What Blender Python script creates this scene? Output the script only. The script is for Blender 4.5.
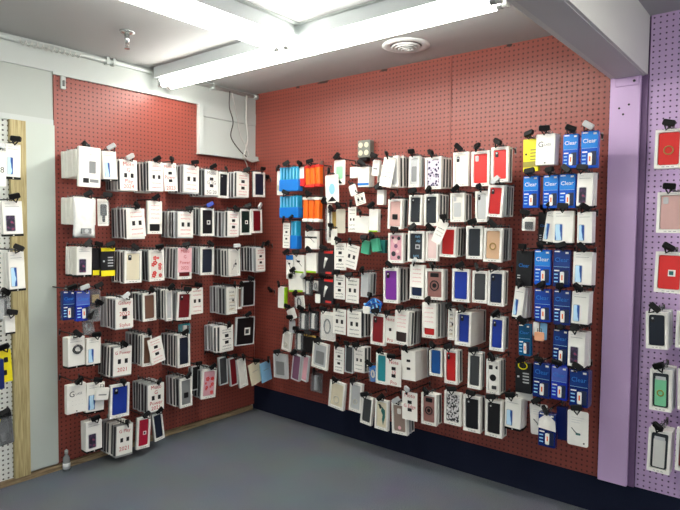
import bpy, bmesh, math, random
from mathutils import Vector, Matrix
from math import pi, sin, cos, radians as rad

for o in list(bpy.data.objects):
    bpy.data.objects.remove(o)
SC = bpy.context.scene
COL = SC.collection
rnd = random.Random(7)

# ------------------------------------------------------------------ camera, world, light, exposure
cam_data = bpy.data.cameras.new('camera')
cam_data.sensor_width = 36.0
cam_data.lens = 30.622
cam_data.clip_start = 0.05
camera = bpy.data.objects.new('camera', cam_data)
COL.objects.link(camera)
F_ = Vector((-0.632829, 0.772778, -0.04839))
R_ = Vector((0.773291, 0.633951, 0.011222))
U_ = Vector((-0.039349, 0.030318, 0.998765))
C_ = Vector((3.303778, -3.007859, 1.408908))
camera.matrix_world = Matrix(((R_[0], U_[0], -F_[0], C_[0]), (R_[1], U_[1], -F_[1], C_[1]), (R_[2], U_[2], -F_[2], C_[2]), (0, 0, 0, 1)))
SC.camera = camera

world = bpy.data.worlds.new('world')
SC.world = world
world.use_nodes = True
world.node_tree.nodes['Background'].inputs[0].default_value = (0.90, 0.95, 1.0, 1)
world.node_tree.nodes['Background'].inputs[1].default_value = 0.62

TUBE_POWER = 19.5        # emission strength of the fluorescent tubes
SC.view_settings.view_transform = 'Standard'
SC.view_settings.look = 'None'
SC.view_settings.gamma = 1.0
SC.view_settings.use_curve_mapping = False
SC.view_settings.exposure = 0.62

# ------------------------------------------------------------------ materials
def lin(c):
    return tuple(((v / 255) / 12.92 if v / 255 <= .04045 else (((v / 255) + .055) / 1.055) ** 2.4) for v in c) + (1,)

MATS = {}
def mat(name, rgb, rough=.5, metal=0, spec=.5, var=.06, scale=30, bump=0, alpha=None, emit=None, trans=0):
    if name in MATS:
        return MATS[name]
    m = bpy.data.materials.new(name)
    m.use_nodes = True
    nt = m.node_tree
    b = nt.nodes['Principled BSDF']
    c = lin(rgb)
    tc = nt.nodes.new('ShaderNodeTexCoord')
    nz = nt.nodes.new('ShaderNodeTexNoise')
    nz.inputs['Scale'].default_value = scale
    nz.inputs['Detail'].default_value = 3
    nt.links.new(tc.outputs['Object'], nz.inputs['Vector'])
    mx = nt.nodes.new('ShaderNodeMix')
    mx.data_type = 'RGBA'
    mx.inputs[6].default_value = tuple(v * (1 - var) for v in c[:3]) + (1,)
    mx.inputs[7].default_value = tuple(min(1, v * (1 + var)) for v in c[:3]) + (1,)
    nt.links.new(nz.outputs['Fac'], mx.inputs[0])
    nt.links.new(mx.outputs[2], b.inputs['Base Color'])
    b.inputs['Roughness'].default_value = rough
    b.inputs['Metallic'].default_value = metal
    b.inputs['Specular IOR Level'].default_value = spec
    if alpha is not None:
        b.inputs['Alpha'].default_value = alpha
    if trans:
        b.inputs['Transmission Weight'].default_value = trans
    if emit:
        b.inputs['Emission Color'].default_value = lin(rgb)
        b.inputs['Emission Strength'].default_value = emit
    if bump:
        bp = nt.nodes.new('ShaderNodeBump')
        bp.inputs['Strength'].default_value = bump
        bp.inputs['Distance'].default_value = .002
        nt.links.new(nz.outputs['Fac'], bp.inputs['Height'])
        nt.links.new(bp.outputs['Normal'], b.inputs['Normal'])
    MATS[name] = m
    return m

def pegboard(name, rgb, hole, axis, rough=.4, pitch=.0258, rad_=.19, var=.08):
    """painted hardboard with a square grid of drilled holes; axis = plane normal"""
    m = bpy.data.materials.new(name)
    m.use_nodes = True
    nt = m.node_tree
    N, Lk = nt.nodes.new, nt.links.new
    b = nt.nodes['Principled BSDF']
    tc = N('ShaderNodeTexCoord')
    sc = N('ShaderNodeVectorMath'); sc.operation = 'SCALE'; sc.inputs['Scale'].default_value = 1 / pitch
    Lk(tc.outputs['Object'], sc.inputs[0])
    fr = N('ShaderNodeVectorMath'); fr.operation = 'FRACTION'; Lk(sc.outputs[0], fr.inputs[0])
    sb = N('ShaderNodeVectorMath'); sb.operation = 'SUBTRACT'; sb.inputs[1].default_value = (.5, .5, .5); Lk(fr.outputs[0], sb.inputs[0])
    ml = N('ShaderNodeVectorMath'); ml.operation = 'MULTIPLY'
    ml.inputs[1].default_value = (0, 1, 1) if axis == 'x' else (1, 0, 1)
    Lk(sb.outputs[0], ml.inputs[0])
    ln = N('ShaderNodeVectorMath'); ln.operation = 'LENGTH'; Lk(ml.outputs[0], ln.inputs[0])
    mr = N('ShaderNodeMapRange'); mr.interpolation_type = 'SMOOTHSTEP'
    mr.inputs[1].default_value = rad_ - .04; mr.inputs[2].default_value = rad_ + .05
    mr.inputs[3].default_value = 1; mr.inputs[4].default_value = 0
    Lk(ln.outputs['Value'], mr.inputs[0])
    nz = N('ShaderNodeTexNoise'); nz.inputs['Scale'].default_value = 3.5; nz.inputs['Detail'].default_value = 5
    Lk(tc.outputs['Object'], nz.inputs['Vector'])
    c = lin(rgb)
    mx = N('ShaderNodeMix'); mx.data_type = 'RGBA'
    mx.inputs[6].default_value = tuple(v * (1 - var) for v in c[:3]) + (1,)
    mx.inputs[7].default_value = tuple(min(1, v * (1 + var)) for v in c[:3]) + (1,)
    Lk(nz.outputs['Fac'], mx.inputs[0])
    m2 = N('ShaderNodeMix'); m2.data_type = 'RGBA'
    m2.inputs[7].default_value = lin(hole)
    Lk(mx.outputs[2], m2.inputs[6]); Lk(mr.outputs[0], m2.inputs[0])
    Lk(m2.outputs[2], b.inputs['Base Color'])
    b.inputs['Roughness'].default_value = rough
    b.inputs['Specular IOR Level'].default_value = .45
    bp = N('ShaderNodeBump'); bp.invert = True; bp.inputs['Strength'].default_value = .6; bp.inputs['Distance'].default_value = .003
    Lk(mr.outputs[0], bp.inputs['Height']); Lk(bp.outputs['Normal'], b.inputs['Normal'])
    return m

def pattern(name, kind, a, b_, scale, thr=.5, rough=.4, c3=None):
    """printed two or three colour pattern"""
    if name in MATS:
        return MATS[name]
    m = bpy.data.materials.new(name); m.use_nodes = True
    nt = m.node_tree; N, Lk = nt.nodes.new, nt.links.new
    b = nt.nodes['Principled BSDF']
    tc = N('ShaderNodeTexCoord')
    if kind == 'voronoi':
        t = N('ShaderNodeTexVoronoi'); t.inputs['Scale'].default_value = scale; out = t.outputs['Distance']
    elif kind == 'wave':
        t = N('ShaderNodeTexWave'); t.inputs['Scale'].default_value = scale; t.inputs['Distortion'].default_value = 4; out = t.outputs['Fac']
    else:
        t = N('ShaderNodeTexNoise'); t.inputs['Scale'].default_value = scale; t.inputs['Detail'].default_value = 2; out = t.outputs['Fac']
    Lk(tc.outputs['Object'], t.inputs['Vector'])
    r = N('ShaderNodeValToRGB')
    r.color_ramp.elements[0].position = max(0, thr - .06); r.color_ramp.elements[0].color = lin(a)
    r.color_ramp.elements[1].position = min(1, thr + .06); r.color_ramp.elements[1].color = lin(b_)
    if c3:
        e = r.color_ramp.elements.new(min(1, thr + .2)); e.color = lin(c3)
    Lk(out, r.inputs[0]); Lk(r.outputs[0], b.inputs['Base Color'])
    b.inputs['Roughness'].default_value = rough
    MATS[name] = m
    return m

COLORS = dict(white=(240, 238, 230), offwhite=(228, 225, 216), cream=(228, 218, 190), beige=(200, 195, 178), black=(14, 14, 17), black2=(34, 40, 46),
    navy=(22, 30, 50), navy2=(16, 32, 66), navyk=(10, 20, 34), navyb=(12, 32, 100), royal=(22, 52, 150), blue=(28, 82, 150), sky=(140, 196, 232), azure=(18, 118, 205), cyan=(30, 150, 190),
    red=(214, 42, 38), red2=(186, 34, 34), coral=(214, 60, 55), crimson=(170, 14, 48), dred=(110, 16, 26), dred2=(125, 22, 30), pink=(214, 160, 170),
    blush=(205, 165, 158), blushl=(232, 205, 200), mauve=(120, 80, 105), violet=(118, 44, 148), purple=(90, 80, 110), rose=(150, 105, 98), tan=(206, 168, 134), taupe=(150, 130, 118),
    brown=(110, 78, 62), dbrown=(52, 36, 34), gold=(170, 140, 70), yellow=(238, 222, 30), yellow2=(250, 235, 20), olive=(150, 140, 50), orange=(240, 105, 20),
    lime=(150, 200, 30), mint=(70, 170, 135), teal=(35, 105, 100), teal2=(40, 140, 150), dgreen=(20, 40, 36), dgrey=(62, 64, 66), grey=(130, 132, 132), silver=(190, 192, 192),
    peach=(235, 170, 130), clear=(205, 208, 208), pinkp=(240, 190, 195))
def cm(c, rough=.38):
    return mat('paint_' + c, COLORS[c], rough)

CARTON = mat('carton_white', (240, 238, 230), .42, var=.03)
CARTON_IN = mat('carton_inner', (205, 203, 196), .6)
PAPER = mat('paper_white', (243, 240, 231), .7, var=.03)
INK = {'red': mat('ink_red', (196, 50, 55), .7), 'pink': mat('ink_pink', (226, 130, 140), .7), 'grey': mat('ink_grey', (110, 105, 110), .7)}
BLACK = mat('black_plastic', (9, 9, 10), .5, spec=.25)
STEEL = mat('dark_wire', (34, 34, 36), .4, metal=.5)
CLEARP = mat('clear_plastic', (225, 230, 232), .12, alpha=.10, spec=.5)
SMOKE = mat('smoky_plastic', (120, 124, 126), .15, alpha=.45, spec=.8)
SIDEGREY = mat('carton_grey_side', (150, 154, 152), .35, var=.15, scale=80)
DARKSIDE = mat('case_dark_side', (70, 76, 76), .35, var=.3, scale=60)

# ------------------------------------------------------------------ mesh helpers
class MB:
    def __init__(self):
        self.v, self.f, self.m, self.mats = [], [], [], []
    def mi(self, m):
        if m not in self.mats:
            self.mats.append(m)
        return self.mats.index(m)
    def box(self, x0, x1, y0, y1, z0, z1, m):
        i = len(self.v)
        self.v += [(x, y, z) for z in (z0, z1) for (x, y) in ((x0, y0), (x1, y0), (x1, y1), (x0, y1))]
        fs = [(0, 3, 2, 1), (4, 5, 6, 7), (0, 1, 5, 4), (1, 2, 6, 5), (2, 3, 7, 6), (3, 0, 4, 7)]
        k = self.mi(m)
        for f in fs:
            self.f.append(tuple(i + q for q in f)); self.m.append(k)
        return self
    def bbox(self, x0, x1, y0, y1, z0, z1, m, b=.0015):
        """box with the four upright/long edges of its front outline chamfered"""
        return self.prism(rrect((x0 + x1) / 2, (z0 + z1) / 2, x1 - x0, z1 - z0, b, 1), y0, y1, m, b * .6)
    def prism(self, poly, y0, y1, m, bev=0):
        """outline in x,z swept from y0 (front) to y1 (back), optional front and back chamfer"""
        n = len(poly); k = self.mi(m)
        cx = sum(p[0] for p in poly) / n; cz = sum(p[1] for p in poly) / n
        w = max(p[0] for p in poly) - min(p[0] for p in poly); h = max(p[1] for p in poly) - min(p[1] for p in poly)
        rings = [(y0, 1), (y1, 1)] if bev <= 0 else [(y0, 0), (y0 + bev, 1), (y1 - bev, 1), (y1, 0)]
        base = len(self.v)
        for y, s in rings:
            sx = 1 if s else (w - 2 * bev) / w; sz = 1 if s else (h - 2 * bev) / h
            self.v += [(cx + (p[0] - cx) * sx, y, cz + (p[1] - cz) * sz) for p in poly]
        for r in range(len(rings) - 1):
            for i in range(n):
                a = base + r * n + i; b = base + r * n + (i + 1) % n
                self.f.append((a, b, b + n, a + n)); self.m.append(k)
        self.f.append(tuple(base + i for i in reversed(range(n)))); self.m.append(k)
        L = base + (len(rings) - 1) * n
        self.f.append(tuple(L + i for i in range(n))); self.m.append(k)
        return self
    def tube(self, pts, r, m, n=6, closed=False):
        k = self.mi(m); base = len(self.v); P = [Vector(p) for p in pts]; prev = None
        for i, p in enumerate(P):
            if closed:
                t = P[(i + 1) % len(P)] - P[i - 1]
            else:
                t = P[min(i + 1, len(P) - 1)] - P[max(i - 1, 0)]
            t.normalize()
            if prev is None:
                a = Vector((0, 0, 1)) if abs(t.z) < .9 else Vector((1, 0, 0))
                u = t.cross(a).normalized()
            else:
                u = (prev - t * prev.dot(t)).normalized()
            prev = u; w = t.cross(u)
            rr = r[i] if isinstance(r, (list, tuple)) else r
            self.v += [tuple(p + (u * cos(2 * pi * j / n) + w * sin(2 * pi * j / n)) * rr) for j in range(n)]
        rng = len(P) if closed else len(P) - 1
        for i in range(rng):
            for j in range(n):
                a = base + i * n + j; b = base + i * n + (j + 1) % n
                c = base + ((i + 1) % len(P)) * n + (j + 1) % n; d = base + ((i + 1) % len(P)) * n + j
                self.f.append((a, b, c, d)); self.m.append(k)
        if not closed:
            self.f.append(tuple(base + j for j in reversed(range(n)))); self.m.append(k)
            L = base + (len(P) - 1) * n
            self.f.append(tuple(L + j for j in range(n))); self.m.append(k)
        return self
    def lathe(self, prof, m, n=32, c=(0, 0, 0)):
        """profile of (radius, z) turned about z"""
        k = self.mi(m); base = len(self.v)
        for r, z in prof:
            self.v += [(c[0] + r * cos(2 * pi * j / n), c[1] + r * sin(2 * pi * j / n), c[2] + z) for j in range(n)]
        for i in range(len(prof) - 1):
            for j in range(n):
                a = base + i * n + j; b = base + i * n + (j + 1) % n
                self.f.append((a, b, b + n, a + n)); self.m.append(k)
        self.f.append(tuple(base + j for j in reversed(range(n)))); self.m.append(k)
        L = base + (len(prof) - 1) * n
        self.f.append(tuple(L + j for j in range(n))); self.m.append(k)
        return self
    def mesh(self, name):
        me = bpy.data.meshes.new(name)
        me.from_pydata(self.v, [], self.f)
        for m in self.mats:
            me.materials.append(m)
        for p, k in zip(me.polygons, self.m):
            p.material_index = k
        bm = bmesh.new(); bm.from_mesh(me)
        bmesh.ops.recalc_face_normals(bm, faces=bm.faces)
        bm.to_mesh(me); bm.free()
        return me
    def build(self, name, parent=None, loc=None, smooth=False):
        me = self.mesh(name)
        if smooth:
            for p in me.polygons:
                p.use_smooth = True
        return put(name, me, parent, loc)

def put(name, me, parent=None, loc=None):
    o = bpy.data.objects.new(name, me)
    COL.objects.link(o)
    o.parent = parent
    if loc:
        o.location = loc
    return o

def empty(name, loc=(0, 0, 0), rot=(0, 0, 0)):
    o = bpy.data.objects.new(name, None)
    o.empty_display_size = .02
    COL.objects.link(o); o.location = loc; o.rotation_euler = rot
    return o

def tag(o, label=None, cat=None, group=None, kind=None):
    if label: o['label'] = label
    if cat: o['category'] = cat
    if group: o['group'] = group
    if kind: o['kind'] = kind
    return o

def copy_tree(o, parent=None):
    c = o.copy(); COL.objects.link(c); c.parent = parent
    for ch in o.children:
        copy_tree(ch, c)
    return c

def rrect(cx, cz, w, h, r, n=4):
    pts = []
    for (sx, sz, a0) in ((1, 1, 0), (-1, 1, 90), (-1, -1, 180), (1, -1, 270)):
        for i in range(n + 1):
            a = rad(a0 + 90 * i / n)
            pts.append((cx + sx * (w / 2 - r) + r * cos(a), cz + sz * (h / 2 - r) + r * sin(a)))
    return pts

def disc(cx, cz, r, n=20):
    return [(cx + r * cos(2 * pi * i / n), cz + r * sin(2 * pi * i / n)) for i in range(n)]

TEXT = {}
def text_mesh(s, size, m, name):
    key = (s, round(size, 4), m.name)
    if key in TEXT:
        return TEXT[key]
    c = bpy.data.curves.new(name, 'FONT')
    c.body = s; c.size = size; c.align_x = 'CENTER'; c.align_y = 'CENTER'; c.extrude = .00015; c.resolution_u = 2
    t = bpy.data.objects.new('t', c)
    COL.objects.link(t)
    bpy.context.view_layer.update()
    me = bpy.data.meshes.new_from_object(t.evaluated_get(bpy.context.evaluated_depsgraph_get()))
    me.name = name
    bpy.data.objects.remove(t)
    me.transform(Matrix.Rotation(pi / 2, 4, 'X'))
    me.materials.clear(); me.materials.append(m)
    TEXT[key] = me
    return me

def scribble(mb, cx, cz, w, h, m, y=-.0002, seed=0):
    """a handwritten unreadable line: loops of a thin pen ribbon"""
    r = random.Random(seed)
    n = max(6, int(w / .004)); pts = []
    for i in range(n * 2 + 1):
        t = i / (n * 2)
        pts.append((cx - w / 2 + w * t + r.uniform(-.0008, .0008), y, cz + (h / 2 if i % 2 else -h / 2) * r.uniform(.3, 1)))
    mb.tube(pts, .0009, m, 3)

# ------------------------------------------------------------------ the room
H = 2.4
def struct(mb, name, parent=None):
    o = mb.build(name, parent)
    if parent is None:
        tag(o, kind='structure')
    return o

def plain(a, b, m):
    return MB().box(a[0], b[0], a[1], b[1], a[2], b[2], m)

CEIL = mat('ceiling_paint', (176, 177, 176), .75, var=.03, scale=2.5)
WALLW = mat('wall_white_paint', (176, 182, 176), .6, var=.05, scale=3, bump=.1)
TRIMW = mat('trim_white_paint', (190, 196, 192), .45, var=.04, scale=6)
PLANK = mat('plank_pale_green', (188, 196, 188), .5, var=.05, scale=4)
LILAC = mat('lilac_paint', (206, 176, 216), .45, var=.06, scale=5)
LILACD = mat('lilac_dark', (112, 84, 122), .5, var=.08, scale=5)
SOFFIT = mat('soffit_paint', (208, 208, 204), .6, var=.05, scale=3)

def carpet_mat():
    m = bpy.data.materials.new('carpet_blue_grey'); m.use_nodes = True
    nt = m.node_tree; N, Lk = nt.nodes.new, nt.links.new; b = nt.nodes['Principled BSDF']
    tc = N('ShaderNodeTexCoord')
    n1 = N('ShaderNodeTexNoise'); n1.inputs['Scale'].default_value = 260; n1.inputs['Detail'].default_value = 2
    n2 = N('ShaderNodeTexNoise'); n2.inputs['Scale'].default_value = 3; n2.inputs['Detail'].default_value = 4
    Lk(tc.outputs['Object'], n1.inputs['Vector']); Lk(tc.outputs['Object'], n2.inputs['Vector'])
    r = N('ShaderNodeValToRGB')
    r.color_ramp.elements[0].position = .3; r.color_ramp.elements[0].color = lin((78, 84, 92))
    r.color_ramp.elements[1].position = .7; r.color_ramp.elements[1].color = lin((130, 137, 144))
    Lk(n1.outputs['Fac'], r.inputs[0])
    mx = N('ShaderNodeMix'); mx.data_type = 'RGBA'; mx.blend_type = 'MULTIPLY'; mx.inputs[0].default_value = .35
    Lk(r.outputs[0], mx.inputs[6]); Lk(n2.outputs['Color'], mx.inputs[7])
    Lk(mx.outputs[2], b.inputs['Base Color'])
    b.inputs['Roughness'].default_value = .95; b.inputs['Specular IOR Level'].default_value = .1
    bp = N('ShaderNodeBump'); bp.inputs['Strength'].default_value = .5; bp.inputs['Distance'].default_value = .004
    Lk(n1.outputs['Fac'], bp.inputs['Height']); Lk(bp.outputs['Normal'], b.inputs['Normal'])
    return m
CARPET = carpet_mat()
CARPETB = mat('carpet_navy_skirting', (27, 32, 50), .9, var=.2, scale=200, bump=.3, spec=.1)

struct(plain((-.1, -7, -.1), (7, .1, 0), CARPET), 'floor')
struct(plain((-.1, -7, H), (7, .1, H + .1), CEIL), 'ceiling')
struct(plain((-.1, -7, 0), (-.012, .1, H), WALLW), 'wall_left')
struct(plain((-.012, .012, 0), (7, .1, H), LILACD), 'wall_right')

RED = (144, 71, 60)
REDH = (88, 38, 32)
P_L = pegboard('pegboard_red_left', RED, REDH, 'x')
P_R = pegboard('pegboard_red_right', RED, REDH, 'y')
P_W = pegboard('pegboard_white', (214, 216, 210), (70, 66, 62), 'x')
P_P = pegboard('pegboard_lilac', (206, 176, 216), (84, 56, 96), 'y', rad_=.15)

def panel(mb, name):
    return tag(mb.build(name), kind='structure')
LX = -.012
# left wall: red board with a stepped top around the white recess
m = MB()
m.box(LX, 0, -1.503, -.54, .035, 2.236, P_L)
m.box(LX, 0, -.5398, -.002, .035, 1.905, P_L)
panel(m, 'wall_left_pegboard')
panel(MB().box(0, 1.654, 0, .012, .18, H, P_R), 'wall_right_pegboard')
panel(MB().box(1.657, 2.52, 0, .012, .18, H, P_R), 'wall_right_pegboard')
panel(MB().box(2.684, 5.2, 0, .012, 1.231, H, P_P), 'wall_lilac_pegboard')
panel(MB().box(2.684, 5.2, .002, .012, .18, 1.229, P_P), 'wall_lilac_pegboard')
panel(MB().box(LX, -.004, -3.6, -1.742, .03, 1.957, P_W), 'wall_white_pegboard')

# right wall skirting, column, beam
struct(plain((-.012, -.004, 0), (7, .012, .18), CARPETB), 'baseboard_right')
m = MB().bbox(2.522, 2.655, -.03, .012, .18, 2.13, LILAC, .003)
struct(m, 'trim_1')
struct(plain((2.655, -.012, .18), (2.682, .012, 2.13), LILACD), 'trim_2')  # narrow strip in a darker lilac than the column
# beam with stepped soffit
m = MB().box(2.52, 2.677, -7, -.0, 2.13, H, mat('beam_paint', (226, 226, 218), .6, var=.04, scale=4))
m.box(2.545, 2.665, -7, -.0, 2.127, 2.13, SOFFIT)
m.box(2.500, 2.52, -7, -.0, 2.150, H, SOFFIT)
m.box(2.478, 2.50, -7, -.0, 2.185, H, SOFFIT)
struct(m, 'trim_3')
m = MB().bbox(2.545, 2.645, -.036, -.03, 2.085, 2.122, LILAC, .003)
m.prism(disc(2.628, 2.104, .006, 12), -.039, -.036, mat('bolt_dark', (40, 36, 44), .5))
br = m.build('column_bracket'); tag(br, 'flat lilac bracket plate at the top of the lilac column', 'bracket')
BOLT = mat('bolt_dark', (40, 36, 44), .5)
for i, (x, z) in enumerate(((2.565, 1.985), (2.607, 1.998), (2.583, 1.955))):
    tag(MB().prism(disc(x, z, .005, 12), -.032, -.0301, BOLT).build('bolt_head'),
        ('left', 'right', 'lowest')[i] + ' of three dark bolt heads near the top of the lilac column', 'bolt', 'bolts on the lilac column')

# left wall trims
struct(plain((LX, -7, 1.955), (.012, -1.512, 1.985), TRIMW), 'trim_4')
struct(plain((LX, -7, 1.985), (-.002, -1.512, 2.25), WALLW), 'trim_5')
struct(plain((LX, -7, 2.252), (.0, -.0, H), TRIMW), 'trim_6')
struct(plain((LX, -1.512, 2.236), (.016, -.52, 2.252), TRIMW), 'trim_7')
# plank and timber post
tag(MB().box(LX, .012, -1.66, -1.507, .045, 1.955, PLANK).build('painted_plank'), 'wide pale grey green plank left of the red pegboard', 'plank')
def wood(name, rgb, rgb2, axis_scale):
    m = bpy.data.materials.new(name); m.use_nodes = True
    nt = m.node_tree; N, Lk = nt.nodes.new, nt.links.new; b = nt.nodes['Principled BSDF']
    tc = N('ShaderNodeTexCoord'); mp = N('ShaderNodeMapping'); mp.inputs['Scale'].default_value = axis_scale
    nz = N('ShaderNodeTexNoise'); nz.inputs['Scale'].default_value = 6; nz.inputs['Detail'].default_value = 5; nz.inputs['Distortion'].default_value = 1.2
    Lk(tc.outputs['Object'], mp.inputs[0]); Lk(mp.outputs[0], nz.inputs['Vector'])
    r = N('ShaderNodeValToRGB'); r.color_ramp.elements[0].position = .35; r.color_ramp.elements[0].color = lin(rgb)
    r.color_ramp.elements[1].position = .65; r.color_ramp.elements[1].color = lin(rgb2)
    Lk(nz.outputs['Fac'], r.inputs[0]); Lk(r.outputs[0], b.inputs['Base Color']); b.inputs['Roughness'].default_value = .6
    return m
TIMBER = wood('timber_yellow', (158, 140, 92), (196, 182, 134), (6, 14, .8))
TIMBERF = wood('timber_floor', (112, 92, 66), (168, 148, 112), (6, .8, 14))
tag(MB().box(LX, .02, -1.741, -1.662, .03, 1.955, TIMBER).build('timber_stud'), 'unpainted yellow timber stud beside the white pegboard', 'timber')
struct(plain((LX, -7, 0), (.014, -.03, .03), TIMBERF), 'baseboard_left')

# white recess box in the corner above the red board
wb = empty('boxed_recess', (0, 0, 0))
tag(wb, 'white painted boxed panel under the conduit in the corner', 'wall panel')
MB().box(LX, .006, -.54, -.002, 2.165, 2.251, TRIMW).build('upper_board', wb)
MB().box(LX, .002, -.505, -.002, 1.93, 2.162, TRIMW).build('lower_board', wb)
MB().box(LX, .03, -.54, -.505, 1.93, 2.235, TRIMW).build('side_trim', wb)
m = MB().box(LX, .035, -.54, -.002, 1.906, 1.93, TRIMW); m.box(LX, .045, -.545, -.002, 1.898, 1.906, TRIMW)
m.build('bottom_trim', wb)
# wires
WIRE = mat('wire_white', (205, 205, 200), .5)
WIRED = mat('wire_dark', (70, 66, 62), .6)
def wire(pts, r, m, label):
    P = []
    for i in range(len(pts) - 1):
        p0 = Vector(pts[max(i - 1, 0)]); p1 = Vector(pts[i]); p2 = Vector(pts[i + 1]); p3 = Vector(pts[min(i + 2, len(pts) - 1)])
        for k in range(6):
            t = k / 6
            P.append(.5 * ((2 * p1) + (p2 - p0) * t + (2 * p0 - 5 * p1 + 4 * p2 - p3) * t * t + (3 * p1 - p0 - 3 * p2 + p3) * t ** 3))
    P.append(Vector(pts[-1]))
    return tag(MB().tube(P, r, m, 6).build('cable', smooth=True), label, 'cable', 'wires in the corner')
wire([(.03, -.275, 2.37), (.02, -.27, 2.26), (.02, -.235, 2.16), (.02, -.255, 2.05), (.03, -.18, 1.96), (.06, -.14, 1.915)], .004, WIRED, 'wavy dark cable hanging down the white boxed panel')
wire([(.03, -.255, 2.37), (.022, -.20, 2.2), (.022, -.17, 2.08), (.03, -.11, 1.98), (.06, -.12, 1.92)], .0035, WIRE, 'thin white cable right of the wavy dark one')
wire([(.03, -.115, 2.37), (.02, -.11, 2.2), (.02, -.095, 2.05), (.03, -.13, 1.95), (.066, -.17, 1.915), (.066, -.10, 1.885), (.066, -.03, 1.90)], .006, WIRE, 'thick white cable nearest the corner, looping under the trim')
wire([(.05, -.17, 1.915), (.03, -.11, 1.86), (.02, -.10, 1.80), (.02, -.12, 1.76)], .004, WIRE, 'short white cable dropping below the boxed panel')
# conduit along the ceiling
cd = empty('conduit', (.02, -1.72, 2.375)); tag(cd, 'white conduit running under the ceiling along the left wall', 'conduit')
MB().tube([(0, -1.6, 0), (0, 1.705, 0)], .013, TRIMW, 10).build('pipe', cd, smooth=True)
for y in (.52, .56, 1.3):
    MB().box(-.02, .018, y - .008, y + .008, -.02, .022, TRIMW).build('strap', cd)
MB().tube([(0, 1.68, 0), (0, 1.718, 0)], .019, TRIMW, 10).build('end_cap', cd, smooth=True)
# coiled cable bundle on the conduit's left end
P = [(.045 + .012 * cos(i * .9), -1.70 + i * .0042, 2.362 + .014 * sin(i * .9)) for i in range(80)]
tag(MB().tube(P, .003, WIRE, 4).build('coiled_cable', smooth=True), 'white coiled cable wound along the left end of the conduit', 'cable')
# wall latch
lt = empty('latch', (0, -1.455, 2.2)); tag(lt, 'small white latch at the upper left of the red pegboard', 'latch')
MB().bbox(-.014, .014, -.014, 0, -.035, .035, TRIMW, .003).build('plate', lt).rotation_euler = (0, 0, pi / 2)
MB().bbox(-.006, .006, -.026, -.014, -.02, .012, mat('latch_grey', (120, 120, 116), .4), .002).build('lever', lt).rotation_euler = (0, 0, pi / 2)

# ------------------------------------------------------------------ ceiling fittings
HOUSE = mat('fixture_white', (206, 212, 212), .4, var=.02)
def emitter():
    m = bpy.data.materials.new('fluorescent_glow'); m.use_nodes = True
    nt = m.node_tree; b = nt.nodes['Principled BSDF']
    b.inputs['Base Color'].default_value = (1, 1, 1, 1)
    b.inputs['Emission Color'].default_value = (1, .975, .90, 1)
    b.inputs['Emission Strength'].default_value = TUBE_POWER
    return m
GLOW = emitter()
CAPM = mat('tube_cap_metal', (170, 172, 172), .35, metal=.7)
SOCK = mat('socket_white', (205, 206, 202), .4)
def fixture(length, label):
    """strip fitting along local +x, from 0 to length, hung under the ceiling; z 0 = ceiling"""
    t = empty('fluorescent_fixture'); tag(t, label, 'ceiling light')
    m = MB()
    k = m.mi(HOUSE)
    prof = [(-.066, 0), (-.066, -.066), (.066, -.066), (.066, 0)]
    b0 = len(m.v)
    for x in (0, length):
        m.v += [(x, y, z) for y, z in prof]
    n = len(prof)
    for i in range(n):
        m.f.append((b0 + i, b0 + (i + 1) % n, b0 + n + (i + 1) % n, b0 + n + i)); m.m.append(k)
    m.f.append(tuple(range(b0, b0 + n))); m.m.append(k); m.f.append(tuple(reversed(range(b0 + n, b0 + 2 * n)))); m.m.append(k)
    m.build('housing', t)
    for s in (-1, 1):
        tb = MB().tube([(.05, s * .031, -.104), (length - .05, s * .031, -.104)], .019, GLOW, 14).build('tube', t, smooth=True)
        for x0, x1 in ((.028, .052), (length - .052, length - .028)):
            MB().tube([(x0, s * .031, -.104), (x1, s * .031, -.104)], .0192, CAPM, 14).build('tube_cap', tb)
        for x0 in (.008, length - .028):
            MB().prism(rrect(0, 0, .030, .052, .008, 3), 0, .02, SOCK).build('lamp_holder', t, (x0, s * .031, -.094)).rotation_euler = (0, 0, -pi / 2)
    return t
f1 = fixture(2.30, 'long lit fluorescent fitting running parallel to the right wall')
f1.location = (.045, -.835, H)
f2 = fixture(2.42, 'lit fluorescent fitting pointing towards the viewer, meeting the long one')
f2.location = (1.225, -.925, H); f2.rotation_euler = (0, 0, -pi / 2)
f3 = fixture(2.42, 'unseen fluorescent fitting added beyond the beam to brighten the lilac side')
f3.location = (3.75, -.75, H); f3.rotation_euler = (0, 0, -pi / 2)  # added out of view to brighten the lilac column, pegboard and beam side
# lamp holder sockets must face the tube: rotate about z handled above

# ceiling board joints
struct(plain((1.30, -7, H - .004), (1.325, -.905, H), TRIMW), 'trim_8')
struct(plain((1.325, -.925, H - .004), (2.478, -.905, H), TRIMW), 'trim_9')
# dark chips where the ceiling meets the wall
CHIP = mat('chip_dark', (40, 34, 32), .8)
for i, (x, w) in enumerate(((.62, .09), (1.15, .05), (.42, .03), (1.98, .03), (.0, .03))):
    tag(MB().prism([(x, H - .012), (x + w, H - .016), (x + w * 1.2, H - .003), (x + w * .3, H - .001)], -.003, -.0005, CHIP).build('plaster_chip'),
        ('widest dark chip, above the outlet side of the corner', 'dark chip under the ceiling by the round vent', 'small dark chip nearer the corner under the ceiling', 'tiny dark chip under the ceiling right of the vent', 'tiny dark chip in the corner under the ceiling')[i], 'plaster chip', 'chips in the ceiling joint')

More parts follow.
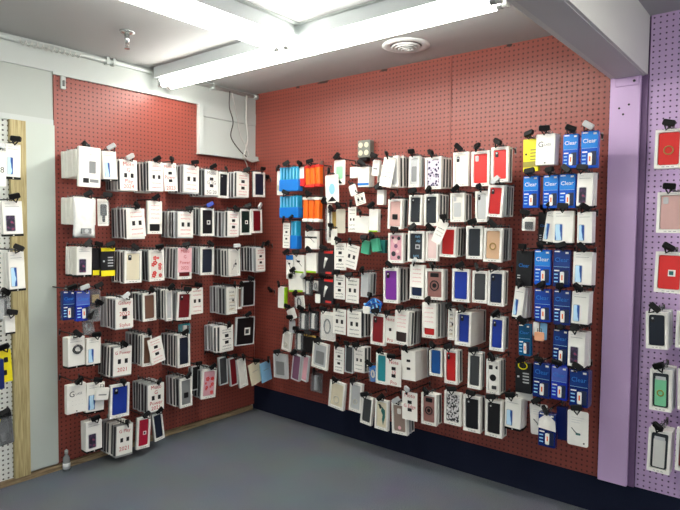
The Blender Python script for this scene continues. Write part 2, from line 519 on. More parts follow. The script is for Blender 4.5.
# round air diffuser
VC = (1.548, -.318, H)
vt = empty('air_vent', VC); tag(vt, 'round white ceiling air vent with nested rings', 'air vent')
VM = mat('vent_white', (222, 224, 222), .4); VD = mat('vent_dark', (60, 64, 68), .6)
MB().lathe([(.128, 0), (.13, -.005), (.11, -.012), (.088, -.008), (.086, 0)], VM, 40).build('outer_ring', vt, smooth=True)
MB().lathe([(.0, -.001), (.088, -.0015)], VD, 32).build('throat', vt)
for r, z in ((.074, -.012), (.056, -.017), (.038, -.021), (.02, -.024)):
    MB().lathe([(r + .006, z), (r + .003, z - .005), (r - .004, z - .001), (r - .004, z + .006), (r + .003, z + .004)], VM, 32).build('ring', vt, smooth=True)
# sprinkler
sp = empty('sprinkler', (.535, -1.372, H)); tag(sp, 'chrome pendant sprinkler head on the ceiling', 'sprinkler')
CH = mat('chrome', (190, 192, 190), .2, metal=.9)
MB().lathe([(.038, 0), (.036, -.008), (.018, -.014), (.012, -.014)], CH, 24).build('escutcheon', sp, smooth=True)
MB().lathe([(.013, -.012), (.013, -.045), (.010, -.05), (.010, -.062), (.006, -.062)], CH, 16).build('body', sp, smooth=True)
m = MB()
for s in (-1, 1):
    m.tube([(s * .010, 0, -.058), (s * .013, 0, -.072), (s * .004, 0, -.086)], .0022, CH, 6)
m.build('frame', sp, smooth=True)
MB().lathe([(.002, -.062), (.003, -.07), (.002, -.084)], mat('bulb_grey', (150, 140, 136), .2), 10).build('glass_bulb', sp, smooth=True)
MB().lathe([(.014, -.086), (.014, -.089), (.0, -.089)], CH, 16).build('deflector', sp)

# quad outlet on the right wall
qo = empty('wall_outlet', (1.062, 0, 1.905)); tag(qo, 'grey wall outlet with four cream sockets above the accessories', 'outlet')
MB().bbox(-.05, .05, -.045, 0, -.052, .058, mat('outlet_grey', (120, 122, 112), .5), .006).build('box', qo)
for dx in (-.023, .023):
    for dz in (-.022, .027):
        MB().prism(disc(dx, dz, .017, 16), -.049, -.0451, mat('outlet_cream', (222, 218, 190), .4), .001).build('socket', qo)
MB().bbox(-.032, .032, -.055, -.01, -.075, -.053, BLACK, .004).build('plug', qo)
# narrow grey upright strip, raised slightly off the red board
m = MB().box(.668, .69, -.014, -.0002, 1.15, 1.86, mat('strip_grey', (112, 88, 82), .4, metal=.3))
tag(m.build('wall_strip'), 'narrow grey upright strip beside the orange cable packs', 'rail')
# bottle on the skirting
bt = empty('bottle', (.045, -1.478, .0)); tag(bt, 'small clear bottle standing by the foot of the red pegboard', 'bottle')
MB().lathe([(.018, 0), (.02, .004), (.02, .05), (.019, .075), (.009, .09), (.008, .1)], mat('bottle_clear', (150, 158, 156), .12, alpha=.6), 18).build('body', bt, smooth=True)
MB().lathe([(.0206, .012), (.0206, .045)], mat('bottle_label', (225, 228, 226), .5), 18).build('paper_label', bt, smooth=True)
MB().lathe([(.010, .098), (.010, .116), (.005, .118), (.004, .122)], TRIMW, 14).build('cap', bt, smooth=True)
bt.scale = (1, 1, 1)

# ------------------------------------------------------------------ packages
# every package is built with its front in local -y, hanging hole at the top: origin = top centre of the front
def slot_tab(m, w, col, t):
    col = SMOKE
    m.box(-.012, -.007, t - .0015, t, -.001, .0155, col)
    m.box(.007, .012, t - .0015, t, -.001, .0155, col)
    m.box(-.012, .012, t - .0015, t, .0155, .018, col)

def feat_parts(feat, w, h, pc, case_w, case_h, yf, cz):
    """details on the phone case; yf = front face of case, cz = its centre"""
    top = cz + case_h / 2; left = -case_w / 2
    B = cm('black', .2)
    if feat in ('cam', 'clearish'):
        g = B if feat == 'cam' else cm('silver')
        MB().prism(rrect(left + case_w * .24, top - case_h * .15, case_w * .26, case_h * .2, .005, 3), yf - .0025, yf, g, .0008).build('camera_window', pc)
        MB().prism(disc(left + case_w * .24, top - case_h * .11, case_w * .07, 10), yf - .0032, yf - .0024, cm('silver', .2)).build('lens', pc)
        if feat == 'clearish':
            MB().prism(rrect(0, cz - case_h * .1, case_w * .7, case_h * .6, .006, 3), yf - .001, yf, cm('grey' if pc.get('c') == 'silver' else 'silver', .15) if pc.get('c') != 'red' and pc.get('c') != 'blush' else cm(pc.get('c')), 0).build('back_plate', pc)
    elif feat == 'lens':
        MB().prism(rrect(0, cz - case_h * .12, case_w * .5, case_h * .22, .003, 2), yf - .003, yf, B, .0005).build('lens_square', pc)
    elif feat in ('lensring', 'ring1', 'ring'):
        c = {'lensring': 'black', 'ring1': 'gold', 'ring': 'beige'}[feat]
        zz = cz - case_h * (.05 if feat != 'ring' else .2)
        m = MB(); r = case_w * (.30 if feat == 'lensring' else .22)
        m.tube([(r * cos(a * pi / 10), yf - .003, zz + r * sin(a * pi / 10)) for a in range(20)], .003, cm(c, .3), 6, True)
        m.build('ring_grip', pc, smooth=True)
        if feat == 'lensring':
            MB().prism(disc(0, zz, r * .5, 16), yf - .004, yf, B, .001).build('lens', pc)
            MB().prism(rrect(0, top - case_h * .14, case_w * .6, case_h * .16, .003, 2), yf - .002, yf, B, .0005).build('camera_window', pc)
    elif feat in ('sqr', 'sqr2'):
        MB().prism(rrect(case_w * .12, cz - case_h * .02, case_w * .34, case_w * .34, .001, 1), yf - .0015, yf, cm('white')).build('white_square', pc)
        MB().prism(rrect(case_w * .10, cz - case_h * .02, case_w * .2, case_w * .2, .001, 1), yf - .002, yf - .0014, cm('dgrey' if feat == 'sqr' else 'teal')).build('dark_square', pc)
    elif feat == 'flowers':
        r = random.Random(int(w * 1e5)); m = MB()
        for i in range(9):
            fx = r.uniform(-.34, .34) * case_w; fz = cz + r.uniform(-.42, .42) * case_h; s = r.uniform(.006, .012)
            for k in range(5):
                m.prism(disc(fx + s * .8 * cos(k * 1.257), fz + s * .8 * sin(k * 1.257), s * .55, 7), yf - .0008 - i * .00005, yf, cm('coral'))
        m.build('flower_print', pc)
    elif feat == 'sprig':
        m = MB(); m.tube([(-.02, yf - .0006, cz - .05), (.0, yf - .0006, cz - .02), (.012, yf - .0006, cz + .02)], .0012, B, 4)
        for a, s in ((-.012, .01), (.006, .014), (.0, -.012)):
            m.tube([(a, yf - .0006, cz - .03), (a + s, yf - .0006, cz - .012)], .001, B, 4)
        m.prism(rrect(.012, cz - .01, .014, .014, .001, 1), yf - .0012, yf, B)
        m.build('sprig_print', pc)
    elif feat == 'doodle':
        m = MB()
        for i in range(6):
            scribble(m, 0, cz + case_h * (-.38 + .15 * i), case_w * .7, .012, cm('dgrey') if i % 2 else cm('gold'), yf - .0004, i)
        m.prism(rrect(.01, cz, .014, .014, .001, 1), yf - .0012, yf, B)
        m.build('doodle_print', pc)
    elif feat == 'sketch':
        m = MB()
        for i, (x, z, ww) in enumerate(((.008, .055, .03), (.012, .03, .026), (.0, -.055, .035))):
            scribble(m, x, cz + z, ww, .018, cm('sky'), yf - .0005, i + 3)
        m.prism(rrect(.01, cz - .002, .03, .026, .001, 1), yf - .001, yf, cm('silver'))
        m.prism(rrect(.01, cz - .002, .018, .014, .001, 1), yf - .0015, yf - .0009, cm('dgrey'))
        m.build('drawing_print', pc)
    elif feat == 'blobs':
        m = MB()
        for i, (x, z, s, c) in enumerate(((.02, .055, .011, 'black2'), (-.004, .04, .016, 'blushl'), (-.022, .058, .008, 'dbrown'), (-.016, -.035, .015, 'black2'), (.012, -.02, .01, 'blushl'), (.02, -.055, .011, 'dgrey'), (0, .01, .012, 'mauve'))):
            m.prism(disc(x, cz + z, s, 12), yf - .0008 - i * .0001, yf, cm(c))
        m.build('blob_print', pc)
    elif feat == 'camera':
        for nm, poly, dy, c in (('lens_print', disc(0, cz - .005, case_w * .34, 20), .003, 'black'), ('viewfinder_print', rrect(-.012, cz + case_h * .33, case_w * .4, .022, .003, 2), .002, 'black'),
                            ('dial_print', disc(.022, cz + case_h * .34, .009, 12), .002, 'black'), ('lower_print', rrect(.006, cz - case_h * .38, case_w * .5, .018, .003, 2), .002, 'dgrey')):
            MB().prism(poly, yf - dy, yf, cm(c)).build(nm, pc)
    elif feat == 'leaf':
        m = MB(); m.prism([(0, cz + .05), (.024, cz + .03), (.026, cz - .01), (.012, cz - .06), (.004, cz - .03), (.008, cz + .0), (-.004, cz + .02)], yf - .0008, yf, cm('teal'))
        m.prism([(-.026, cz + .06), (-.012, cz + .062), (0, cz + .045), (-.012, cz + .03)], yf - .0008, yf, cm('dgreen'))
        m.build('leaf_print', pc)
    elif feat == 'dotb':
        MB().prism(disc(0, cz - case_h * .36, case_w * .14, 14), yf - .003, yf, cm('pinkp'), .001).build('round_button', pc)
        MB().prism(rrect(0, cz + case_h * .28, case_w * .34, case_h * .22, .006, 3), yf - .002, yf, cm('offwhite'), .0005).build('camera_window', pc)
    elif feat in ('green', 'panel'):
        c = {'green': (118, 196, 150), 'panel': (206, 206, 200)}[feat]
        mm = mat('panel_' + feat, c, .35)
        MB().prism(rrect(0, cz - case_h * .06, case_w * .74, case_h * .8, .004, 2), yf - .0015, yf, mm).build('back_panel', pc)
        if feat == 'green':
            m = MB(); r = case_w * .2
            m.tube([(r * cos(a * pi / 10), yf - .003, cz - case_h * .08 + r * sin(a * pi / 10)) for a in range(20)], .0028, cm('olive', .3), 6, True)
            m.build('ring_grip', pc, smooth=True)
        MB().prism(rrect(0, cz + case_h * .36, case_w * .66, case_h * .1, .002, 2), yf - .0025, yf - .0014, cm('silver')).build('camera_strip', pc)

def make_case(w, h, o, t=.022):
    if o.get('deep'): t = o['deep']
    r = empty('case_package')
    fr = o.get('frame')
    body = {'clear': cm('clear', .15), 'cream': cm('cream'), 'sky': cm('sky'), None: CARTON}[fr]
    bw = min(.012, w * .13) if fr != 'clear' else .005
    bt_, bb = h * (.075 if fr != 'clear' else .03), h * (.085 if fr != 'clear' else .03)
    m = MB()
    if fr in ('cream', 'sky'):
        m.bbox(-w / 2, w / 2, 0, t * .35, -h, 0, body)
        slot_tab(m, w, body, t * .35)
        m.build('card', r)
        mm = MB()
        scribble(mm, 0, -h * .4, w * .5, h * .05, cm('grey'), -.0004, 3)
        mm.build('print', r)
        return r
    m.box(-w / 2, w / 2, t * .55, t, -h, 0, SIDEGREY if o.get('greyside') else body)
    m.box(-w / 2, -w / 2 + bw, 0, t * .55, -h, 0, body); m.box(w / 2 - bw, w / 2, 0, t * .55, -h, 0, body)
    m.box(-w / 2 + bw, w / 2 - bw, 0, t * .55, -bt_, 0, body); m.box(-w / 2 + bw, w / 2 - bw, 0, t * .55, -h, -h + bb, body)
    if fr is None:      # printed marks on the frame
        for k in range(3):
            m.box(-w * .22 + k * w * .17, -w * .12 + k * w * .17, -.0003, 0, -h + bb * .4, -h + bb * .55, cm('grey'))
        m.box(-w * .2, w * .2, -.0003, 0, -bt_ * .6, -bt_ * .42, cm('silver'))
    slot_tab(m, w, body, t)
    m.build('carton', r)
    cw, ch = w - 2 * bw - .003, h - bt_ - bb - .003
    cz = -(bt_ + (h - bb)) / 2
    yf = t * .55 * .28
    feat = o.get('feat')
    if feat == 'pattern':
        pm = pattern('print_purple', 'voronoi', (30, 28, 60), (150, 140, 165), 60, .35, c3=(215, 205, 215))
    elif feat == 'leopard':
        pm = pattern('print_speckle', 'noise', (30, 30, 34), (225, 222, 220), 110, .5)
    else:
        pm = cm(o['col'], .3)
    if o.get('marks') is None:
        pc = MB().prism(rrect(0, cz, cw, ch, min(.009, cw * .2), 4), yf, t * .55, pm, .0015).build('phone_case', r)
        pc['c'] = o['col']
        if feat: feat_parts(feat, w, h, pc, cw, ch, yf, cz)
        del pc['c']
    if o.get('paper'):
        ph = h * o['paper']
        pp = MB().box(-w / 2 + .002, w / 2 - .002, -.0016, -.0006, -ph, 0, PAPER if not o.get('pcol') else cm('pinkp')).build('paper_sheet', r)
        if o.get('marks'):
            for z in (-.33, -.6):
                MB().prism(rrect(w * .02, h * z, w * .26, h * .085, .002, 2), -.0022, -.0015, cm('black')).build('hole', pp)
        elif o.get('ptext'):
            for i, s in enumerate(o['ptext']):
                put('handwriting', text_mesh(s, .030, INK['red'], 'handwriting'), pp, (0, -.0018, -ph * (.14 + .23 * i)))
        else:
            mm = MB()
            for i in range(4):
                scribble(mm, 0, -ph * (.2 + .18 * i), w * .6, .008, INK['pink'], -.0018, i)
            mm.build('handwriting', pp)
    return r

def make_filler(w, h, v):
    """a plain carton seen only from its side, behind the first on the hook"""
    t = .031
    r = empty('case_package')
    edge = [CARTON, cm('clear', .15), SIDEGREY, cm('silver'), CARTON][v]
    inner = [DARKSIDE, cm('dgrey'), cm('black2'), SIDEGREY, DARKSIDE][v]
    m = MB().bbox(-w / 2, w / 2, 0, .0035, -h, 0, edge, .002)
    m.bbox(-w / 2, w / 2, t - .004, t, -h, 0, edge, .002)
    m.box(-w / 2 + .002, w / 2 - .002, .003, t - .003, -h + .001, -h + .006, edge)
    m.box(-w / 2 + .002, w / 2 - .002, .003, t - .003, -.006, -.001, edge)
    slot_tab(m, w, edge, t)
    m.build('carton', r)
    MB().prism(rrect(0, -h / 2, w - .003, h - .014, .006, 3), .0045, t - .005, inner, .002).build('phone_case', r)
    return r

def make_tag(w, h, o):
    r = empty('paper_tag')
    m = MB().prism(rrect(0, -h / 2, w, h, .002, 2), 0, .0014, PAPER)
    m.box(-.012, .012, .0002, .0012, -.001, .012, CLEARP)
    m.build('sheet', r)
    sq = o.get('sq'); a = w * .17
    if sq == 'h':
        for x in (-.18, .2):
            MB().box(x * w - a / 2, x * w + a / 2, -.0008, .0001, -h * .5 - a * .7, -h * .5 + a * .7, cm('black')).build('square_mark', r)
    elif sq == 'v':
        for z in (-.36, -.63):
            MB().box(-a * .8, a * .8, -.0008, .0001, h * z - a * .55, h * z + a * .55, cm('black')).build('square_mark', r)
    elif sq == 'one':
        MB().box(-a * .7, a * .7, -.0008, .0001, -h * .5 - a * .7, -h * .5 + a * .7, cm('black')).build('square_mark', r)
    ink = INK[o.get('c', 'red')]
    if o.get('t'):
        n = len(o['t'])
        L = [(i, s) for i, s in enumerate(o['t']) if s]
        for i, s in L:
            size = min(h * .20, w * 1.65 / max(4, len(s)))
            z = -h * (.13 + .76 * i / max(1, n - 1)) if n > 1 else -h * .2
            if sq == 'h' and n == 4:
                z = -h * (.12, .31, .70, .88)[i]
            if sq == 'h' and n == 3:
                z = -h * (.2, .5, .8)[i]
            put('handwriting', text_mesh(s, size, ink, 'handwriting'), r, (0, -.0005, z))
    else:
        m = MB()
        zs = {'h': (.12, .27, .72, .88), 'v': (.12, .22, .5, .78, .9), None: (.35, .5, .65)}[sq]
        for i, z in enumerate(zs):
            scribble(m, 0, -h * z, w * .66, h * .055, ink, -.0004, i + int(w * 1e4))
        m.build('handwriting', r)
    return r

PICB = pattern('print_blue_swirl', 'wave', (16, 70, 150), (70, 160, 225), 9, .4, c3=(190, 225, 245))
PICD = pattern('print_dark_phone', 'noise', (30, 28, 44), (70, 52, 84), 40, .5, c3=(170, 60, 90))
def make_box(w, h, o, t=.03):
    r = empty('screen_protector_box')
    m = MB().bbox(-w / 2, w / 2, 0, t, -h, 0, CARTON, .002)
    slot_tab(m, w, CARTON, t)
    m.build('carton', r)
    mm = MB(); mm.box(-w * .36, w * .34, -.0006, .0001, -h * .165, -h * .155, cm('grey')); mm.box(-w * .36, -w * .1, -.0006, .0001, -h * .09, -h * .075, cm('silver'))
    mm.build('small_print', r)
    if o.get('pic'):
        pw, ph = (w * .40, h * .54) if o['pic'] == 'b' else (w * .5, h * .5)
        cx = -w * .2 if o['pic'] == 'b' else -w * .12
        p = MB().prism(rrect(cx, -h * .67, pw, ph, .006, 4), -.0010, 0, cm('silver')).build('phone_picture', r)
        MB().prism(rrect(cx, -h * .67, pw * .86, ph * .93, .005, 4), -.0014, -.0009, PICB if o['pic'] == 'b' else PICD).build('screen_print', p)
    if o.get('cable'):
        m = MB(); P = []
        for i in range(60):
            a = i * .5; rr = .022 + .006 * sin(i * .9)
            P.append((rr * cos(a) + .004, -.006 - .003 * sin(a * 1.3), -h * .42 + rr * .9 * sin(a)))
        m.tube(P, .0018, cm('dgrey'), 5); m.build('tied_cable', r, smooth=True)
    m = MB().bbox(-w / 2 + .001, w / 2 + .001, -.001, t, -h - .011, -h, BLACK, .001)
    m.box(-.003, .003, -.0016, -.0008, -h - .008, -h - .003, cm('white'))
    m.build('bottom_strip', r)
    return r

def make_glass(w, h, o, t=.03):
    r = empty('screen_protector_box')
    m = MB().bbox(-w / 2, w / 2, 0, t, -h, 0, CARTON, .002)
    slot_tab(m, w, CARTON, t)
    m.build('carton', r)
    put('printed_initial', text_mesh('G', w * .42, cm('black'), 'printed_initial'), r, (-w * .24, -.0005, -h * .34))
    put('printed_word', text_mesh('LASS', w * .17, cm('dgrey'), 'printed_word'), r, (w * .12, -.0005, -h * .35))
    mm = MB()
    for k in range(4):
        for j in range(2):
            mm.box(-w * .22 + k * w * .17, -w * .2 + k * w * .17, -.0006, 0, -h * (.58 + .14 * j), -h * (.57 + .14 * j), cm('grey'))
    mm.prism(rrect(0, -h * .93, .007, .006, .001, 1), -.0008, 0, cm('black'))
    mm.build('small_print', r)
    return r

BLUES = dict(b=((34, 128, 214), (14, 84, 196)), d=((20, 52, 122), (10, 34, 104)), v=((76, 98, 184), (24, 48, 168)), r=((22, 66, 160), (16, 54, 160)), t=((18, 74, 110), (16, 92, 140)))
def make_blue(w, h, o, t=.03):
    r = empty('screen_protector_pack')
    up, lo = BLUES[o['sh']]
    mu = mat('blue_up_' + o['sh'], up, .25, var=.12, scale=25); ml = mat('blue_low_' + o['sh'], lo, .25, var=.15, scale=25)
    m = MB().bbox(-w / 2, w / 2, 0, t, -h, 0, ml, .003)
    slot_tab(m, w, ml, t)
    m.build('carton', r)
    MB().prism(rrect(0, -h * .235, w * .96, h * .42, .003, 2), -.0008, 0, mu).build('upper_panel', r)
    put('printed_word', text_mesh('Clear', w * .36, cm('white') if o['sh'] in 'b' else cm('azure'), 'printed_word'), r, (0, -.0014, -h * .27))
    mm = MB(); mm.box(-w * .46, w * .46, -.0012, 0, -h * .462, -h * .452, cm('sky'))
    for k in range(4):
        mm.box(-w * .42, -w * (.2 if k else .12), -.0010, 0, -h * (.58 + .1 * k), -h * (.545 + .1 * k), cm('sky' if k else 'white'))
    mm.box(w * .22, w * .4, -.0014, 0, -h * .1, -h * .05, cm('white'))
    mm.box(-w * .42, -w * .1, -.0014, 0, -h * .06, -h * .03, cm('white'))
    mm.build('small_print', r)
    pp = MB().prism(rrect(w * .24, -h * .74, w * .36, h * .38, .003, 2), -.0012, 0, cm('navy2')).build('phone_picture', r)
    MB().prism(rrect(w * .05, -h * .755, w * .24, h * .33, .005, 3), -.0018, 0, cm('white')).build('white_phone', pp)
    MB().prism(rrect(w * .05, -h * .75, w * .08, h * .14, .002, 2), -.0022, -.0017, cm('orange')).build('orange_spot', pp)
    if o.get('cap'):
        MB().prism([(-w * .52, -h * .46), (w * .55, -h * .5), (w * .5, -h * .2), (0, .0), (-w * .45, -h * .2)], -.004, -.0024, PAPER).build('paper_flap', r)
    return r

def make_plain(w, h, o, t=.028):
    r = empty('accessory_box')
    c = cm(o['col'])
    m = MB().bbox(-w / 2, w / 2, 0, t, -h, 0, c, .002)
    slot_tab(m, w, c, t)
    m.build('carton', r)
    for a, b, bc in o.get('bands', []):
        MB().box(-w / 2 + .0005, w / 2 - .0005, -.0008, .0001, -h + h * a, -h + h * b, cm(bc)).build('colour_band', r)
    if o.get('side'):
        MB().box(w / 2 - .0005, w / 2 + .008, .001, t, -h, 0, cm(o['side'])).build('side_panel', r)
    if o.get('mark'):
        mm = MB()
        c2 = cm('black') if o['col'] in ('white', 'yellow') else cm('silver')
        if o['mark'] == 2:
            for k, (x, z) in enumerate(((-.2, -.35), (.2, -.3), (.1, -.7), (-.25, -.75))):
                mm.prism(rrect(x * w, z * h, w * .22, h * .16, .004, 3), -.0012, 0, c2)
        elif o['col'] == 'white':
            mm.tube([(-w * .3, -.001, -h * .25), (0, -.001, -h * .42), (w * .3, -.001, -h * .62)], .0016, c2, 5)
            mm.prism(rrect(-w * .05, -h * .36, w * .3, .012, .003, 2), -.0014, 0, c2)
        else:
            for k in range(4):
                mm.box(-w * .02, w * .36, -.0012, 0, -h * (.36 + .1 * k), -h * (.32 + .1 * k), c2 if o['col'] == 'black' else cm('olive'))
            mm.box(-w * .36, -w * .24, -.0012, 0, -h * .5, -h * .44, c2)
        mm.build('printed_mark', r)
    if o.get('logo'):
        put('printed_word', text_mesh('Clear', w * .3, cm(o['logo']), 'printed_word'), r, (0, -.0006, -h * .42))
        mm = MB()
        for k in range(3):
            mm.box(-w * .38, -w * .2, -.001, 0, -h * (.72 + .07 * k), -h * (.69 + .07 * k), cm('silver'))
        mm.build('small_print', r)
    if o.get('loop'):
        m = MB(); m.tube([(.022 * cos(a * .5), -.006 - .002 * sin(a), -.012 + .018 * sin(a * .5)) for a in range(13)], .003, cm('yellow2'), 6, True)
        m.build('yellow_loop', r, smooth=True)
    if o.get('digit'):
        put('printed_number', text_mesh(o['digit'], .04, cm('dgrey'), 'printed_number'), r, (w * .28, -.0006, -h * .55))
    return r

def make_stripe(w, h, o, t=.05):
    r = empty('cable_pack')
    ca, cb = cm(o['a']), cm(o['b'])
    m = MB()
    if o['a'] == 'cyan':
        m.bbox(-w / 2, w / 2, 0, t, -h, -h * .52, cb, .004)
        n = max(2, int(w / .028))
        for i in range(n):
            x = -w / 2 + w * (i + .5) / n
            m.bbox(x - w / n * .36, x + w / n * .36, .002, t - .004, -h * .55, 0, ca, .003)
            m.box(x - w / n * .1, x + w / n * .1, .0008, .0022, -h * .5, -h * .06, cm('sky'))
    else:
        n = 3
        for i in range(n):
            x = -w / 2 + w * (i + .5) / n
            m.bbox(x - w / n * .40, x + w / n * .40, .004, t - .004, -h * .95, -h * .04, ca, .008)
            m.bbox(x - w / n * .46, x + w / n * .46, 0, t, -h * .12, 0, cb, .005)
            m.bbox(x - w / n * .46, x + w / n * .46, 0, t, -h, -h * .86, cb, .005)
    slot_tab(m, w, cb, t)
    m.build('sleeve', r)
    return r

def make_blister(w, h, o, t=.02):
    r = empty('blister_pack')
    bk = {'white': PAPER, 'clear': SMOKE, 'black': cm('black'), 'teal': cm('teal2'), 'azure': cm('azure')}[o['back']]
    m = MB().prism(rrect(0, -h / 2, w, h, .004, 2), t - .0015, t, bk)
    slot_tab(m, w, bk, t)
    m.build('backing_card', r)
    it = o['item']
    if it == 'coil':
        a = min(w, h) * .30
        P = [((a - .0016 * (i // 10)) * cos(i * .63) * .8, t * .35 + .0006 * (i % 7), -h * .5 + (a * 1.3 - .0016 * (i // 10)) * sin(i * .63)) for i in range(60)]
        MB().tube(P, .0022, cm('grey' if o['back'] != 'azure' else 'white'), 5).build('coiled_cable', r, smooth=True)
    elif it == 'plug':
        c = cm('black') if o['back'] != 'black' else cm('dgrey')
        m = MB().bbox(-w * .26, w * .26, .004, t - .002, -h * .62, -h * .2, c, .004); m.bbox(-w * .1, w * .1, .006, t - .004, -h * .85, -h * .6, c, .003)
        m.build('plug', r)
        if o['back'] == 'black':
            MB().tube([(.016 * cos(a * .5) - .03, .002, -h * .15 + .016 * sin(a * .5)) for a in range(13)], .003, cm('yellow2'), 5, True).build('yellow_ring', r)
    elif it == 'bar':
        MB().bbox(-w * .16, w * .12, .004, t - .002, -h * .88, -h * .14, cm('white') if o['back'] != 'clear' else cm('silver'), .002).build('white_bar', r)
        MB().box(w * .2, w * .3, .004, t - .002, -h * .85, -h * .2, cm('dgrey')).build('dark_strip', r)
    elif it == 'square':
        MB().bbox(-w * .3, w * .34, .004, t - .002, -h * .8, -h * .34, cm('gold'), .002).build('gold_square', r)
    elif it == 'square2':
        MB().bbox(-w * .22, w * .34, .004, t - .002, -h * .9, -h * .34, cm('black'), .002).build('black_square', r)
    m = MB(); m.box(-w * .44, w * .44, 0, .0008, -h * .94, -h * .1, CLEARP)
    for x0, x1 in ((-w * .44, -w * .43), (w * .43, w * .44)):
        m.box(x0, x1, .0008, t - .0015, -h * .94, -h * .1, CLEARP)
    m.build('clear_bubble', r)
    return r

def make_card(w, h, o):
    r = empty('hang_card')
    c = cm(o['col'], .45)
    m = MB().prism(rrect(0, -h / 2, w, h, min(.01, w * .18), 4), 0, .004, c, .0006)
    slot_tab(m, w, c, .004)
    m.build('card', r)
    mk = o.get('mark')
    if mk == 'blue':
        MB().prism([(x * 1.0, z * 1.5 + h * .1) for x, z in disc(0, -h * .40, w * .22, 16)], -.0012, 0, cm('sky')).build('blue_oval', r)
        MB().prism([(-w * .32, -h * .94), (w * .32, -h * .94), (0, -h * .76)], -.0012, 0, cm('black')).build('black_triangle', r)
    elif mk == 'green':
        MB().prism(rrect(0, -h * .5, w * .6, h * .5, .005, 3), -.0012, 0, mat('print_green', (150, 205, 165), .5)).build('green_print', r)
        MB().prism([(-w * .3, -h * .94), (w * .3, -h * .94), (0, -h * .8)], -.0012, 0, cm('dgreen')).build('dark_triangle', r)
    elif mk == 'lines':
        m = MB()
        for k in range(3):
            m.box(-w * .3, w * (.3 - .1 * k), -.0006, 0, -h * (.2 + .07 * k), -h * (.19 + .07 * k), cm('silver'))
        m.tube([(-w * .3, -.001, -h * .5), (-w * .1, -.001, -h * .62), (w * .1, -.001, -h * .68)], .0022, cm('dgrey'), 5)
        m.prism(rrect(w * .02, -h * .66, .022, .01, .003, 2), -.002, 0, cm('teal'))
        m.prism(rrect(w * .3, -h * .9, .007, .007, .001, 1), -.001, 0, cm('black'))
        m.build('line_drawing', r)
    return r

def make_earbud(w, h, o, t=.03):
    r = empty('earbud_pack')
    m = MB().bbox(-w / 2, w / 2, 0, t, -h, 0, mat('pack_charcoal', (34, 33, 38), .35), .003)
    slot_tab(m, w, cm('black'), t)
    m.build('carton', r)
    MB().box(-w * .1, w * .49, -.0008, 0, -h * .1, 0, cm('red')).build('red_header', r)
    m = MB(); m.tube([(.012, -.003, -h * .28), (.004, -.005, -h * .42), (-.006, -.004, -h * .62), (-.01, -.003, -h * .72)], [.012, .008, .005, .004], cm('white'), 8)
    m.build('white_earbud', r, smooth=True)
    MB().box(w * .02, w * .4, -.0008, 0, -h * .95, -h * .86, cm('coral')).build('red_label', r)
    return r

def make_charger(w, h, o, t=.02):
    r = empty('charger_pack')
    m = MB().bbox(-w / 2, w / 2, 0, t, -h, 0, CARTON, .003); slot_tab(m, w, CARTON, t)
    m.build('carton', r)
    if h > .12:
        MB().prism(rrect(w * .12, -h * .5, w * .3, h * .3, .003, 2), -.0012, 0, cm('grey')).build('device_picture', r)
        mm = MB(); mm.box(-w * .3, -w * .04, -.001, 0, -h * .9, -h * .78, cm('black')); mm.box(0, w * .4, -.001, 0, -h * .88, -h * .8, cm('grey'))
        for k in range(3):
            scribble(mm, w * .12, -h * (.12 + .06 * k), w * .4, .006, cm('silver'), -.0004, k)
        mm.build('small_print', r)
    else:
        mm = MB(); mm.box(-w * .3, w * .3, -.001, 0, -h * .6, -h * .5, cm('grey')); mm.build('small_print', r)
    return r

def make_bag(w, h, o):
    r = empty('plastic_bag')
    bm = bmesh.new()
    n, k = 10, 16; rr = random.Random(3)
    for side in (0, 1):
        grid = []
        for j in range(k + 1):
            row = []
            for i in range(n + 1):
                u, v = i / n, j / k
                puff = .022 * (sin(pi * u) ** .6) * (sin(pi * min(1, max(0, v))) ** .5) if 0 < u < 1 and 0 < v < 1 else 0
                nar = 1 - .08 * sin(pi * v)
                x = (u - .5) * w * nar
                y = .012 + (-1 if side == 0 else 1) * (puff + (rr.uniform(-.004, .004) if puff else 0))
                row.append(bm.verts.new((x, y, -h * v)))
            grid.append(row)
        for j in range(k):
            for i in range(n):
                bm.faces.new((grid[j][i], grid[j][i + 1], grid[j + 1][i + 1], grid[j + 1][i]))
    bmesh.ops.remove_doubles(bm, verts=bm.verts, dist=.0005)
    bmesh.ops.recalc_face_normals(bm, faces=bm.faces)
    me = bpy.data.meshes.new('bag'); bm.to_mesh(me); bm.free(); me.materials.append(mat('bag_white', (236, 236, 232), .3, bump=.6, scale=50))
    for p in me.polygons: p.use_smooth = True
    put('bag', me, r)
    MB().prism(rrect(0, -h * .83, w * .42, h * .13, .003, 2), -.016, -.004, cm('grey')).build('grey_label', r)
    MB().prism(disc(0, -h * .83, w * .09, 14), -.0168, -.0158, cm('silver')).build('round_print', r)
    return r

def make_ribbon(w, h, o):
    r = empty('cable_hank')
    for q, (c, s) in enumerate((('azure', 1), ('royal', 1.2), ('sky', .7))):
        P = [(w * .42 * sin(i * .41 * s + q) * cos(i * .13), .006 + .012 * sin(i * .7 + q), -h * .5 + h * .45 * cos(i * .41 + q * .8) * cos(i * .09)) for i in range(46)]
        MB().tube(P, .005, cm(c), 5).build('cable_loop', r, smooth=True)
    MB().bbox(-w * .4, -w * .05, -.014, -.002, -h, -h * .55, CARTON, .003).build('white_plug', r)
    return r

